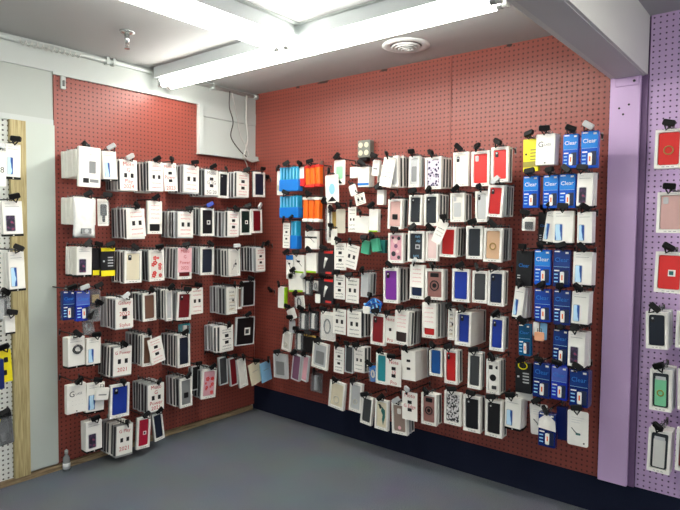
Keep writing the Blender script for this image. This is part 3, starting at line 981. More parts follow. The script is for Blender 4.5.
# ------------------------------------------------------------------ catalogue, in metres
# wall, row, position along the wall, height of the top edge, width, height, distance of the front from the wall, stack depth, tilt, kind, options, short name, long name
ITEMS = [
 ('L', 'top', -1.432, 1.814, 0.107, 0.147, 0.2, 0.163, 0, 'glass', {}, 'white GLASS box', 'white tempered glass screen protector box, first on the hook'),
 ('L', 'top', -1.427, 1.826, 0.123, 0.216, 0.25, 0, 1, 'charger', {}, 'white charger pack', 'white pack with a grey device picture hanging over the boxes'),
 ('L', 'top', -1.29, 1.823, 0.084, 0.158, 0.2, 0, -3, 'box', {'pic': 'b'}, 'blue picture box', 'white box with a blue phone picture and black lock'),
 ('L', 'top', -1.17, 1.779, 0.108, 0.168, 0.2, 0.165, 0, 'tag', {'t': ['Moto', 'G', 'Play', '2024'], 'sq': 'h'}, 'Moto G Play tag', 'paper tag reading Moto G Play 2024 in red'),
 ('L', 'top', -0.988, 1.784, 0.097, 0.169, 0.2, 0.165, 0, 'tag', {'t': None, 'c': 'pink', 'sq': 'h'}, 'faded pink tag', 'paper tag with faded pink writing'),
 ('L', 'top', -0.9, 1.791, 0.093, 0.172, 0.21, 0, -4, 'tag', {'t': ['Moto G', '', 'Power', '', '2023'], 'sq': 'v'}, 'red 2023 tag', 'tilted paper tag ending in 2023'),
 ('L', 'top', -0.729, 1.788, 0.116, 0.166, 0.2, 0.165, 0, 'tag', {'t': None, 'c': 'pink', 'sq': 'h'}, 'pale pink tag', 'square holed paper tag with pale pink writing'),
 ('L', 'top', -0.57, 1.776, 0.107, 0.165, 0.2, 0.165, 0, 'tag', {'t': ['Moto', '', 'G 5G', '', '5G 20'], 'c': 'grey', 'sq': 'v'}, 'grey written tag', 'paper tag with grey handwriting'),
 ('L', 'top', -0.465, 1.771, 0.086, 0.175, 0.2, 0.032, 0, 'case', {'col': 'black', 'feat': 'cam'}, 'black case', 'black phone case in a white carton'),
 ('L', 'top', -0.296, 1.778, 0.11, 0.167, 0.2, 0.165, 0, 'tag', {'t': None, 'c': 'pink', 'sq': 'v'}, 'small pink tag', 'small paper tag with pink writing'),
 ('L', 'top', -0.15, 1.796, 0.106, 0.179, 0.21, 0.02, 0, 'case', {'col': 'navy', 'feat': None}, 'corner navy case', 'navy phone case in a white carton at the corner'),
 ('L', 'second', -1.432, 1.552, 0.124, 0.148, 0.2, 0.15, 0, 'plainbox', {'col': 'white', 'bands': []}, 'beige edged boxes', 'beige edged white boxes stacked deep'),
 ('L', 'second', -1.45, 1.556, 0.128, 0.222, 0.24, 0, 0, 'bag', {}, 'crumpled white bag', 'crumpled white plastic bag with a grey label'),
 ('L', 'second', -1.32, 1.552, 0.065, 0.152, 0.2, 0, 0, 'blister', {'item': 'plug', 'back': 'white'}, 'car plug blister', 'small blister with a black plug on a white card'),
 ('L', 'second', -1.127, 1.501, 0.111, 0.165, 0.2, 0.165, -5, 'tag', {'t': None, 'c': 'pink', 'sq': 'h'}, 'leaning pink tag', 'leaning paper tag with pink writing'),
 ('L', 'second', -0.996, 1.554, 0.097, 0.2, 0.2, 0.032, 0, 'case', {'col': 'black', 'feat': None, 'paper': 0.7}, 'half papered case', 'black phone case mostly covered by a paper sheet'),
 ('L', 'second', -0.775, 1.493, 0.114, 0.159, 0.2, 0.165, 0, 'tag', {'t': None, 'c': 'pink', 'sq': 'h'}, 'square holed tag', 'paper tag with pinkish writing'),
 ('L', 'second', -0.602, 1.524, 0.106, 0.185, 0.2, 0.165, 0, 'case', {'col': 'black', 'feat': 'sqr'}, 'black case blue lock', 'black phone case with a white square and blue lock'),
 ('L', 'second', -0.381, 1.504, 0.098, 0.165, 0.2, 0.165, 0, 'tag', {'t': None, 'c': 'pink', 'sq': 'v'}, 'narrow pink tag', 'narrow paper tag with pink writing'),
 ('L', 'second', -0.272, 1.528, 0.102, 0.183, 0.2, 0, 0, 'case', {'col': 'dgreen', 'feat': 'sqr'}, 'dark green case', 'very dark green phone case with a white square'),
 ('L', 'second', -0.173, 1.531, 0.096, 0.172, 0.21, 0, 0, 'case', {'col': 'dred', 'feat': None}, 'dark red case', 'dark red phone case in a pale carton'),
 ('L', 'third', -1.438, 1.283, 0.085, 0.154, 0.2, 0.14, 0, 'box', {'pic': 'd'}, 'dark picture box', 'white box with a dark purple phone picture'),
 ('L', 'third', -1.356, 1.275, 0.047, 0.153, 0.18, 0, 0, 'plainbox', {'col': 'black', 'bands': [(0, 0.18, 'yellow')]}, 'hidden black pack', 'black pack with yellow foot, mostly hidden'),
 ('L', 'third', -1.301, 1.275, 0.084, 0.16, 0.2, 0, 0, 'plainbox', {'col': 'black', 'bands': [(0, 0.2, 'yellow'), (0.88, 1, 'yellow')], 'mark': 1}, 'black yellow pack', 'black pack with yellow foot and head'),
 ('L', 'third', -1.142, 1.254, 0.11, 0.189, 0.2, 0.165, 0, 'case', {'col': 'cream', 'feat': 'cam'}, 'cream case', 'cream phone case in a white carton'),
 ('L', 'third', -0.987, 1.256, 0.104, 0.19, 0.2, 0.165, 0, 'case', {'col': 'offwhite', 'feat': 'flowers'}, 'red flower case', 'white phone case printed with red flowers'),
 ('L', 'third', -0.78, 1.264, 0.106, 0.199, 0.2, 0.165, 0, 'case', {'col': 'dred', 'feat': None, 'paper': 0.78, 'ptext': ['Moto', 'G', 'Power', '2022'], 'pcol': 'pinkp'}, 'pink paper case', 'dark red phone case behind a pink paper'),
 ('L', 'third', -0.602, 1.267, 0.106, 0.186, 0.2, 0.165, 0, 'case', {'col': 'navy', 'feat': None}, 'plain navy case', 'dark navy phone case in a white carton'),
 ('L', 'third', -0.372, 1.248, 0.099, 0.188, 0.2, 0.165, 0, 'case', {'col': 'offwhite', 'feat': 'sprig'}, 'black sprig case', 'white phone case with a thin black sprig'),
 ('L', 'third', -0.137, 1.251, 0.088, 0.167, 0.21, 0.165, 0, 'tag', {'t': None, 'c': 'red', 'sq': 'v'}, 'red speckled tag', 'small paper tag with red writing at the corner'),
 ('L', 'fourth', -1.527, 1.047, 0.065, 0.158, 0.2, 0, 0, 'blue', {'sh': 'd'}, 'dark blue pack', 'dark blue screen protector pack at the wall edge'),
 ('L', 'fourth', -1.449, 1.041, 0.079, 0.166, 0.2, 0, 0, 'blue', {'sh': 'v'}, 'violet blue pack', 'violet blue screen protector pack with white cap'),
 ('L', 'fourth', -1.374, 1.046, 0.058, 0.096, 0.2, 0, 0, 'blister', {'item': 'square', 'back': 'clear'}, 'gold chip blister', 'clear blister holding a gold coloured square'),
 ('L', 'fourth', -1.386, 0.953, 0.07, 0.09, 0.22, 0, 4, 'blister', {'item': 'plug', 'back': 'clear'}, 'dark plug blister', 'clear blister with a dark plug'),
 ('L', 'fourth', -1.409, 0.884, 0.063, 0.096, 0.18, 0, -6, 'blister', {'item': 'coil', 'back': 'clear'}, 'grey coil blister', 'clear blister with a coiled grey cable'),
 ('L', 'fourth', -1.201, 0.974, 0.108, 0.171, 0.2, 0.165, 0, 'tag', {'t': ['Galaxy', '', '2022', '', 'Stylus'], 'sq': 'v'}, 'red Stylus tag', 'paper tag in red with two stacked holes'),
 ('L', 'fourth', -1.037, 0.996, 0.089, 0.171, 0.2, 0.165, 0, 'case', {'col': 'brown', 'feat': None}, 'brown case', 'brown phone case in a white carton'),
 ('L', 'fourth', -0.9, 1.004, 0.043, 0.195, 0.2, 0.165, 0, 'case', {'col': 'silver', 'feat': None}, 'slim silver case', 'slim silver edged carton'),
 ('L', 'fourth', -0.78, 0.982, 0.107, 0.181, 0.2, 0.165, 3, 'case', {'col': 'dred', 'feat': 'cam'}, 'wine red case', 'wine red phone case in a white carton'),
 ('L', 'fourth', -0.665, 0.997, 0.096, 0.172, 0.17, 0, 0, 'tag', {'t': None, 'c': 'pink', 'sq': 'h'}, 'speckled tag', 'paper tag with speckled pink writing'),
 ('L', 'fourth', -0.393, 0.985, 0.089, 0.188, 0.2, 0.188, 0, 'case', {'col': 'offwhite', 'feat': 'doodle'}, 'doodle case', 'white phone case with a drawn doodle'),
 ('L', 'fourth', -0.313, 0.979, 0.037, 0.156, 0.19, 0, 0, 'case', {'col': 'brown', 'feat': None}, 'brown sliver case', 'sliver of a brown marked carton'),
 ('L', 'fourth', -0.246, 1.018, 0.113, 0.179, 0.21, 0.03, 0, 'case', {'col': 'black', 'feat': None, 'frame': 'clear'}, 'black clear case', 'black phone case in a clear edged carton'),
 ('L', 'fifth', -1.488, 0.791, 0.094, 0.16, 0.2, 0.057, 0, 'box', {'pic': None, 'cable': 1}, 'cable tied box', 'white box with a black cable tied in front'),
 ('L', 'fifth', -1.389, 0.771, 0.082, 0.147, 0.2, 0, 0, 'box', {'pic': 'b'}, 'blue phone box', 'white box with a blue phone picture'),
 ('L', 'fifth', -1.213, 0.693, 0.114, 0.166, 0.2, 0.165, 2, 'tag', {'t': ['G Power', '', '2021'], 'sq': 'h'}, 'G Power tag', 'paper tag reading G Power 2021'),
 ('L', 'fifth', -1.052, 0.741, 0.061, 0.19, 0.2, 0.188, 0, 'case', {'col': 'brown', 'feat': None}, 'brown striped case', 'brown phone case behind a tilted tag'),
 ('L', 'fifth', -1.023, 0.722, 0.096, 0.16, 0.225, 0, -12, 'tag', {'t': None, 'c': 'pink', 'sq': 'v'}, 'tilted pink tag', 'strongly tilted paper tag in pink writing'),
 ('L', 'fifth', -0.789, 0.705, 0.092, 0.208, 0.2, 0.188, 0, 'case', {'col': 'navy', 'feat': None}, 'rounded navy case', 'navy phone case in a rounded white carton'),
 ('L', 'fifth', -0.737, 0.764, 0.093, 0.072, 0.15, 0, 0, 'blister', {'item': 'bar', 'back': 'teal'}, 'teal card blister', 'short clear blister with a teal card'),
 ('L', 'fifth', -0.441, 0.713, 0.114, 0.167, 0.2, 0.188, 0, 'tag', {'t': None, 'c': 'grey', 'sq': 'v'}, 'plain holed tag', 'paper tag with two stacked square holes'),
 ('L', 'fifth', -0.272, 0.764, 0.168, 0.2, 0.21, 0, 3, 'case', {'col': 'black', 'feat': 'sqr', 'frame': 'clear'}, 'big black case', 'wide black phone case with a white corner mark'),
 ('L', 'sixth', -1.491, 0.531, 0.106, 0.161, 0.2, 0.035, 0, 'glass', {'side': 'yellow'}, 'G GLASS box', 'white tempered glass box with a yellow box behind'),
 ('L', 'sixth', -1.379, 0.514, 0.106, 0.16, 0.2, 0, 3, 'box', {'pic': 'b'}, 'blue swirl box', 'white box with a blue picture under black locks'),
 ('L', 'sixth', -1.348, 0.483, 0.077, 0.069, 0.225, 0, 10, 'charger', {}, 'small white card', 'small white card lying over the boxes'),
 ('L', 'sixth', -1.242, 0.483, 0.119, 0.194, 0.22, 0.021, 2, 'case', {'col': 'royal', 'feat': 'cam'}, 'royal blue case', 'royal blue phone case in a white carton'),
 ('L', 'sixth', -0.994, 0.429, 0.112, 0.169, 0.2, 0.178, 0, 'tag', {'t': ['Moto', 'G', 'Power', '2021'], 'sq': 'h'}, 'Moto G Power tag', 'paper tag reading Moto G Power 2021'),
 ('L', 'sixth', -0.774, 0.423, 0.092, 0.19, 0.2, 0.175, 0, 'case', {'col': 'grey', 'feat': 'lens'}, 'grey lens case', 'grey phone case with a black square lens'),
 ('L', 'sixth', -0.669, 0.478, 0.072, 0.161, 0.17, 0.032, 0, 'case', {'col': 'black', 'feat': None, 'frame': 'clear'}, 'thin black case', 'thin dark carton behind the pink case'),
 ('L', 'sixth', -0.597, 0.453, 0.116, 0.196, 0.22, 0.165, 4, 'case', {'col': 'pink', 'feat': 'flowers'}, 'pink floral case', 'pink phone case printed with small flowers'),
 ('L', 'sixth', -0.471, 0.509, 0.07, 0.194, 0.2, 0.022, -3, 'case', {'col': 'dgrey', 'feat': None, 'frame': 'clear'}, 'dark clear pack', 'dark phone case in a clear carton'),
 ('L', 'sixth', -0.387, 0.488, 0.063, 0.198, 0.2, 0.022, -6, 'case', {'col': 'dred', 'feat': None, 'frame': 'clear'}, 'maroon clear pack', 'maroon phone case in a clear carton'),
 ('L', 'sixth', -0.31, 0.468, 0.074, 0.208, 0.2, 0.032, -9, 'case', {'col': 'offwhite', 'feat': None}, 'leaning white pack', 'leaning white carton'),
 ('L', 'sixth', -0.209, 0.425, 0.106, 0.16, 0.22, 0.032, -14, 'case', {'col': 'cream', 'feat': None, 'frame': 'cream'}, 'cream card', 'leaning cream coloured card'),
 ('L', 'sixth', -0.116, 0.419, 0.1, 0.148, 0.24, 0.019, -9, 'case', {'col': 'sky', 'feat': None, 'frame': 'sky'}, 'sky blue card', 'leaning sky blue card at the corner'),
 ('L', 'lowest', -1.393, 0.299, 0.094, 0.166, 0.2, 0.057, 0, 'box', {'pic': 'd'}, 'dark phone box', 'white box with a dark phone picture'),
 ('L', 'lowest', -1.204, 0.227, 0.102, 0.174, 0.2, 0.165, 2, 'tag', {'t': ['G Play', '', '2021'], 'sq': 'h'}, 'G Play tag', 'paper tag reading G Play 2021'),
 ('L', 'lowest', -1.075, 0.242, 0.088, 0.191, 0.2, 0.01, 3, 'case', {'col': 'crimson', 'feat': 'sqr'}, 'crimson case', 'crimson phone case with a small square label'),
 ('L', 'lowest', -0.969, 0.235, 0.071, 0.178, 0.17, 0, -7, 'case', {'col': 'navy', 'feat': None}, 'leaning navy case', 'leaning dark navy phone case'),
 ('R', 'first accessory', 0.437, 1.79, 0.059, 0.165, 0.17, 0, 0, 'plainbox', {'col': 'white', 'bands': [(0.2, 0.4, 'beige')]}, 'white cable box', 'narrow white cable box behind the blue pack'),
 ('R', 'first accessory', 0.547, 1.808, 0.179, 0.161, 0.2, 0, 0, 'stripe', {'a': 'cyan', 'b': 'azure'}, 'upper blue cables', 'blue striped pack of cables'),
 ('R', 'first accessory', 0.649, 1.804, 0.046, 0.126, 0.18, 0, 0, 'plainbox', {'col': 'red', 'bands': [(0.4, 1, 'white')]}, 'red white strip', 'narrow red and white pack'),
 ('R', 'first accessory', 0.756, 1.809, 0.132, 0.143, 0.2, 0, -2, 'stripe', {'a': 'orange', 'b': 'red'}, 'upper orange cables', 'orange striped pack with red ends'),
 ('R', 'first accessory', 0.928, 1.737, 0.108, 0.177, 0.2, 0, -3, 'card', {'col': 'white', 'mark': 'blue'}, 'white earphone card', 'shaped white card with a blue oval and black triangle'),
 ('R', 'first accessory', 0.968, 1.831, 0.09, 0.157, 0.17, 0, 0, 'card', {'col': 'white', 'mark': 'green'}, 'green earphone card', 'white card with a green print'),
 ('R', 'first accessory', 1.084, 1.781, 0.063, 0.068, 0.17, 0, 0, 'plainbox', {'col': 'white', 'bands': []}, 'small white box', 'small plain white box'),
 ('R', 'first accessory', 1.181, 1.773, 0.083, 0.12, 0.2, 0.061, 0, 'plainbox', {'col': 'white', 'bands': [(0.08, 0.2, 'azure')]}, 'white adapter box', 'white adapter box with blue print at its foot'),
 ('R', 'first accessory', 1.291, 1.806, 0.051, 0.094, 0.22, 0, 8, 'charger', {}, 'tilted white carton', 'small tilted white carton'),
 ('R', 'second accessory', 0.549, 1.614, 0.179, 0.148, 0.2, 0, 0, 'stripe', {'a': 'cyan', 'b': 'azure'}, 'lower blue cables', 'blue striped pack with a solid blue foot'),
 ('R', 'second accessory', 0.75, 1.602, 0.15, 0.163, 0.2, 0, 0, 'stripe', {'a': 'orange', 'b': 'white'}, 'lower orange cables', 'orange striped pack with white ends'),
 ('R', 'second accessory', 0.89, 1.555, 0.042, 0.249, 0.19, 0, 0, 'blister', {'item': 'bar', 'back': 'white'}, 'long white cable', 'long narrow white cable pack'),
 ('R', 'second accessory', 0.915, 1.504, 0.042, 0.122, 0.16, 0, 0, 'plainbox', {'col': 'gold', 'bands': []}, 'gold strip pack', 'narrow gold coloured pack'),
 ('R', 'second accessory', 0.981, 1.522, 0.074, 0.152, 0.17, 0, 0, 'card', {'col': 'beige'}, 'beige card', 'plain grey beige card'),
 ('R', 'second accessory', 0.954, 1.396, 0.05, 0.101, 0.2, 0, 0, 'card', {'col': 'white'}, 'white lower card', 'small white card hanging low'),
 ('R', 'second accessory', 1.082, 1.669, 0.055, 0.068, 0.19, 0, -20, 'card', {'col': 'white'}, 'tiny tilted card', 'tiny tilted white card'),
 ('R', 'second accessory', 1.149, 1.611, 0.077, 0.067, 0.2, 0, -15, 'tag', {'t': None, 'c': 'grey', 'sq': 'h'}, 'tiny grey tag', 'tiny tilted paper tag'),
 ('R', 'second accessory', 1.097, 1.533, 0.063, 0.154, 0.2, 0, 0, 'tag', {'t': None, 'c': 'grey', 'sq': 'h'}, 'black dotted tag', 'white tag with two black holes'),
 ('R', 'second accessory', 1.178, 1.477, 0.099, 0.103, 0.2, 0, 3, 'plainbox', {'col': 'white', 'bands': []}, 'white carton trio', 'low white cartons with fine lines'),
 ('R', 'second accessory', 1.26, 1.518, 0.066, 0.137, 0.2, 0.041, 0, 'plainbox', {'col': 'white', 'bands': [(0, 0.07, 'lime')]}, 'green footed box', 'white box with a bright green foot'),
 ('R', 'second accessory', 1.295, 1.632, 0.051, 0.089, 0.18, 0, 0, 'plainbox', {'col': 'white', 'bands': []}, 'short white box', 'short white box under the tilted tag'),
 ('R', 'third accessory', 0.533, 1.432, 0.066, 0.17, 0.2, 0, 0, 'tag', {'t': None, 'c': 'grey', 'sq': 'v'}, 'narrow dotted tag', 'narrow white tag with two stacked holes'),
 ('R', 'third accessory', 0.589, 1.446, 0.065, 0.189, 0.19, 0.018, 0, 'stripe', {'a': 'cyan', 'b': 'azure'}, 'blue ribbed pack', 'narrow blue ribbed pack'),
 ('R', 'third accessory', 0.757, 1.38, 0.106, 0.118, 0.2, 0.019, 0, 'plainbox', {'col': 'white', 'bands': [(0.6, 0.7, 'dgrey')], 'mark': 1}, 'white gadget box', 'white gadget box with a dark stripe'),
 ('R', 'third accessory', 1.004, 1.308, 0.097, 0.17, 0.2, 0, 0, 'tag', {'t': None, 'c': 'grey', 'sq': 'v'}, 'tall dotted tag', 'tall paper tag with two stacked holes'),
 ('R', 'third accessory', 1.123, 1.3, 0.101, 0.147, 0.215, 0, 12, 'tag', {'t': None, 'c': 'grey', 'sq': 'h'}, 'tilted dotted tag', 'tilted paper tag with side by side holes'),
 ('R', 'third accessory', 1.207, 1.326, 0.06, 0.079, 0.2, 0, 8, 'plainbox', {'col': 'mint', 'bands': []}, 'mint case pack', 'small mint green pack'),
 ('R', 'third accessory', 1.274, 1.34, 0.051, 0.077, 0.215, 0, -12, 'plainbox', {'col': 'mint', 'bands': []}, 'mint tilted pack', 'small mint green pack, tilted'),
 ('R', 'third accessory', 1.297, 1.334, 0.059, 0.078, 0.17, 0, 0, 'plainbox', {'col': 'teal', 'bands': []}, 'dull teal pack', 'small dull teal pack'),
 ('R', 'fourth accessory', 0.563, 1.216, 0.066, 0.163, 0.2, 0, 0, 'plainbox', {'col': 'white', 'bands': [(0.8, 1, 'azure')], 'mark': 1}, 'blue topped box', 'narrow white box with a blue top'),
 ('R', 'fourth accessory', 0.651, 1.219, 0.092, 0.12, 0.2, 0, 0, 'plainbox', {'col': 'white', 'bands': [(0, 0.1, 'lime')], 'mark': 1}, 'green cable box', 'white cable box with lime foot, left of its twin'),
 ('R', 'fourth accessory', 0.759, 1.237, 0.088, 0.131, 0.2, 0, 0, 'plainbox', {'col': 'white', 'bands': [(0, 0.1, 'lime')]}, 'green plug box', 'white plug box with lime foot'),
 ('R', 'fourth accessory', 0.884, 1.254, 0.127, 0.154, 0.2, 0, 0, 'earbud', {}, 'upper earbud pack', 'black earbud pack with red head'),
 ('R', 'fourth accessory', 0.887, 1.074, 0.127, 0.161, 0.2, 0, 0, 'earbud', {}, 'lower earbud pack', 'black earbud pack with red dot'),
 ('R', 'fourth accessory', 0.615, 1.097, 0.13, 0.128, 0.2, 0, -4, 'plainbox', {'col': 'white', 'bands': [(0, 0.1, 'lime')]}, 'wide white box', 'white box with a lime edge'),
 ('R', 'fourth accessory', 0.474, 0.991, 0.058, 0.146, 0.19, 0.03, 0, 'plainbox', {'col': 'white', 'bands': [], 'side': 'lime'}, 'yellow sided box', 'narrow white box with yellow green side'),
 ('R', 'fourth accessory', 0.64, 0.944, 0.083, 0.088, 0.2, 0, -8, 'blister', {'item': 'coil', 'back': 'white'}, 'white coil blister', 'small white card with a coiled cable'),
 ('R', 'fourth accessory', 0.707, 1.061, 0.072, 0.113, 0.18, 0, 0, 'blister', {'item': 'bar', 'back': 'black'}, 'black cable pack', 'black pack with a white bar'),
 ('R', 'fourth accessory', 0.787, 1.054, 0.053, 0.066, 0.19, 0, 6, 'blister', {'item': 'coil', 'back': 'white'}, 'tiny coil card', 'tiny white card with a dark coil'),
 ('R', 'fourth accessory', 0.828, 0.973, 0.043, 0.059, 0.21, 0, 0, 'card', {'col': 'white'}, 'small lower card', 'small white card by the black pack'),
 ('R', 'fifth accessory', 0.571, 0.849, 0.076, 0.075, 0.2, 0, -25, 'card', {'col': 'white'}, 'tilted white slip', 'small tilted white slip'),
 ('R', 'fifth accessory', 0.581, 0.774, 0.057, 0.089, 0.19, 0, 0, 'card', {'col': 'silver'}, 'grey holder card', 'small grey card beneath the slip'),
 ('R', 'fifth accessory', 0.678, 0.845, 0.082, 0.135, 0.19, 0, 0, 'blister', {'item': 'bar', 'back': 'black'}, 'left black strip', 'black pack with a white line, left of two'),
 ('R', 'fifth accessory', 0.768, 0.854, 0.08, 0.133, 0.19, 0, 0, 'blister', {'item': 'bar', 'back': 'black'}, 'right black strip', 'black pack with a white line, right of two'),
 ('R', 'fifth accessory', 0.624, 0.701, 0.084, 0.144, 0.17, 0, 0, 'blister', {'item': 'bar', 'back': 'black'}, 'low black strip', 'black pack hanging behind the grey card'),
 ('R', 'fifth accessory', 0.738, 0.69, 0.108, 0.121, 0.18, 0, 0, 'plainbox', {'col': 'black', 'bands': [(0.9, 1, 'gold')]}, 'gold topped pack', 'black pack with a gold top edge'),
 ('R', 'fifth accessory', 0.545, 0.688, 0.076, 0.131, 0.2, 0, 8, 'case', {'col': 'offwhite', 'feat': 'ring'}, 'tilted white case', 'white ringed phone case, tilted'),
 ('R', 'fifth accessory', 0.898, 0.862, 0.127, 0.188, 0.2, 0.019, 0, 'blister', {'item': 'coil', 'back': 'white'}, 'grey coil pack', 'white framed pack holding a coiled grey cable'),
 ('R', 'bottom accessory', 0.473, 0.526, 0.127, 0.168, 0.2, 0.029, -3, 'case', {'col': 'silver', 'feat': 'clearish', 'frame': 'clear'}, 'silvery item pack', 'clear carton with a silvery item'),
 ('R', 'bottom accessory', 0.64, 0.544, 0.074, 0.177, 0.2, 0.038, 7, 'case', {'col': 'mauve', 'feat': None, 'frame': 'clear'}, 'mauve clear pack', 'clear carton with a mauve case'),
 ('R', 'bottom accessory', 0.723, 0.55, 0.054, 0.175, 0.2, 0.029, 8, 'case', {'col': 'pink', 'feat': None, 'frame': 'clear'}, 'slim pink pack', 'slim clear carton with a pink case'),
 ('R', 'bottom accessory', 0.849, 0.654, 0.13, 0.17, 0.2, 0.041, 5, 'case', {'col': 'silver', 'feat': 'clearish'}, 'silver frame pack', 'white carton with a clear silver case'),
 ('R', 'bottom accessory', 0.737, 0.423, 0.099, 0.136, 0.12, 0, 0, 'blister', {'item': 'bar', 'back': 'clear'}, 'empty clear blister', 'nearly empty clear blister hanging low'),
 ('R', 'bottom accessory', 1.006, 0.65, 0.082, 0.166, 0.2, 0, 1, 'tag', {'t': None, 'c': 'grey', 'sq': 'v'}, 'narrow grey tag', 'narrow paper tag with grey writing'),
 ('R', 'bottom accessory', 1.086, 0.668, 0.064, 0.17, 0.2, 0.019, 0, 'case', {'col': 'dgrey', 'feat': None, 'frame': 'clear'}, 'dark grey pack', 'clear carton with a dark grey case'),
 ('R', 'bottom accessory', 1.165, 0.666, 0.077, 0.149, 0.2, 0.073, 0, 'tag', {'t': None, 'c': 'grey', 'sq': 'h'}, 'black footed tag', 'paper tag with side by side holes'),
 ('R', 'bottom accessory', 1.258, 0.569, 0.06, 0.098, 0.2, 0, -8, 'blister', {'item': 'coil', 'back': 'azure'}, 'blue cable blister', 'clear blister with blue and white cable'),
 ('R', 'top', 1.286, 1.781, 0.051, 0.131, 0.17, 0, 0, 'case', {'col': 'offwhite', 'feat': None}, 'slim white carton', 'slim white carton end'),
 ('R', 'top', 1.391, 1.81, 0.084, 0.167, 0.225, 0, 12, 'tag', {'t': None, 'c': 'grey', 'sq': None}, 'large cream tag', 'large tilted cream paper tag'),
 ('R', 'top', 1.388, 1.824, 0.084, 0.18, 0.2, 0.118, 0, 'case', {'col': 'silver', 'feat': None}, 'silver clear case', 'clear silver phone case behind the cream tag'),
 ('R', 'top', 1.538, 1.814, 0.066, 0.175, 0.2, 0.064, 0, 'case', {'col': 'silver', 'feat': 'clearish'}, 'grey clear case', 'clear grey phone case in a carton'),
 ('R', 'top', 1.661, 1.8, 0.101, 0.176, 0.2, 0.124, 0, 'case', {'col': 'purple', 'feat': 'pattern'}, 'purple pattern case', 'phone case with a purple floral pattern'),
 ('R', 'top', 1.829, 1.815, 0.089, 0.181, 0.2, 0.022, 0, 'case', {'col': 'offwhite', 'feat': 'cam'}, 'white case', 'white phone case in a clear carton'),
 ('R', 'top', 1.941, 1.812, 0.101, 0.182, 0.2, 0.022, 0, 'case', {'col': 'red', 'feat': 'clearish'}, 'coral red case', 'coral red phone case in a white carton'),
 ('R', 'top', 2.048, 1.825, 0.092, 0.178, 0.2, 0.064, 0, 'case', {'col': 'red', 'feat': 'cam'}, 'bright red case', 'bright red phone case with grey camera'),
 ('R', 'second', 1.414, 1.575, 0.098, 0.174, 0.2, 0.064, 0, 'case', {'col': 'blush', 'feat': 'lens'}, 'blush case', 'blush pink phone case with a black square'),
 ('R', 'second', 1.552, 1.594, 0.086, 0.169, 0.2, 0, 0, 'case', {'col': 'black2', 'feat': 'cam'}, 'left charcoal case', 'charcoal phone case, left of its twin'),
 ('R', 'second', 1.653, 1.597, 0.089, 0.177, 0.2, 0.112, 0, 'case', {'col': 'black2', 'feat': 'cam'}, 'right charcoal case', 'charcoal phone case with camera corner'),
 ('R', 'second', 1.813, 1.598, 0.083, 0.155, 0.2, 0.105, 0, 'case', {'col': 'offwhite', 'feat': 'clearish'}, 'clear white case', 'clear whitish phone case in a carton'),
 ('R', 'second', 1.947, 1.605, 0.068, 0.162, 0.19, 0, 0, 'case', {'col': 'silver', 'feat': 'cam'}, 'silver grey case', 'silver grey phone case in a carton'),
 ('R', 'second', 2.043, 1.631, 0.086, 0.162, 0.22, 0.127, 4, 'case', {'col': 'red2', 'feat': 'cam'}, 'leaning red case', 'leaning red phone case in a white carton'),
 ('R', 'third', 1.421, 1.378, 0.105, 0.175, 0.2, 0.073, 0, 'case', {'col': 'pink', 'feat': 'blobs'}, 'pink blob case', 'pink phone case with dark round blobs'),
 ('R', 'third', 1.56, 1.391, 0.106, 0.176, 0.2, 0, 0, 'case', {'col': 'black2', 'feat': 'sketch'}, 'sketch case', 'dark phone case with a pale blue drawing'),
 ('R', 'third', 1.658, 1.392, 0.076, 0.167, 0.19, 0, 0, 'case', {'col': 'blushl', 'feat': None}, 'pale pink case', 'pale pink speckled phone case'),
 ('R', 'third', 1.76, 1.447, 0.061, 0.129, 0.24, 0, 24, 'tag', {'t': None, 'c': 'grey', 'sq': None}, 'tilted cream tag', 'tilted cream paper tag between cases'),
 ('R', 'third', 1.763, 1.415, 0.098, 0.163, 0.2, 0.115, 0, 'case', {'col': 'red2', 'feat': None}, 'plain red case', 'plain red phone case half behind the tag'),
 ('R', 'third', 1.917, 1.422, 0.092, 0.174, 0.2, 0, 0, 'case', {'col': 'black2', 'feat': None}, 'plain charcoal case', 'plain charcoal phone case in a white carton'),
 ('R', 'third', 2.023, 1.412, 0.099, 0.175, 0.2, 0.14, 0, 'case', {'col': 'tan', 'feat': 'ring1'}, 'tan ring case', 'tan phone case with a round ring'),
 ('R', 'fourth', 1.003, 1.107, 0.09, 0.152, 0.2, 0, 0, 'tag', {'t': None, 'c': 'grey', 'sq': 'v'}, 'left of tag pair', 'paper tag with two stacked holes'),
 ('R', 'fourth', 1.107, 1.095, 0.102, 0.155, 0.2, 0, 0, 'tag', {'t': None, 'c': 'grey', 'sq': 'h'}, 'right of tag pair', 'paper tag with side by side holes'),
 ('R', 'fourth', 1.2, 1.131, 0.053, 0.146, 0.2, 0.105, 0, 'case', {'col': 'silver', 'feat': None, 'frame': 'clear'}, 'clear pack', 'clear silver carton'),
 ('R', 'fourth', 1.257, 0.984, 0.149, 0.097, 0.2, 0, 0, 'ribbon', {}, 'blue ribbon', 'bright blue looped cable hank'),
 ('R', 'fourth', 1.39, 1.172, 0.106, 0.206, 0.2, 0.131, 0, 'case', {'col': 'violet', 'feat': 'cam'}, 'violet case', 'violet phone case in a white carton'),
 ('R', 'fourth', 1.571, 1.199, 0.092, 0.193, 0.2, 0, 0, 'case', {'col': 'navy2', 'feat': None, 'paper': 0.66}, 'cream paper case', 'navy phone case mostly covered by cream paper'),
 ('R', 'fourth', 1.681, 1.182, 0.114, 0.172, 0.2, 0.045, 0, 'case', {'col': 'rose', 'feat': 'lensring'}, 'rose ring case', 'rose phone case with a round camera ring'),
 ('R', 'fourth', 1.843, 1.191, 0.101, 0.178, 0.2, 0, 0, 'case', {'col': 'royal', 'feat': None}, 'royal case', 'royal blue phone case in a white carton'),
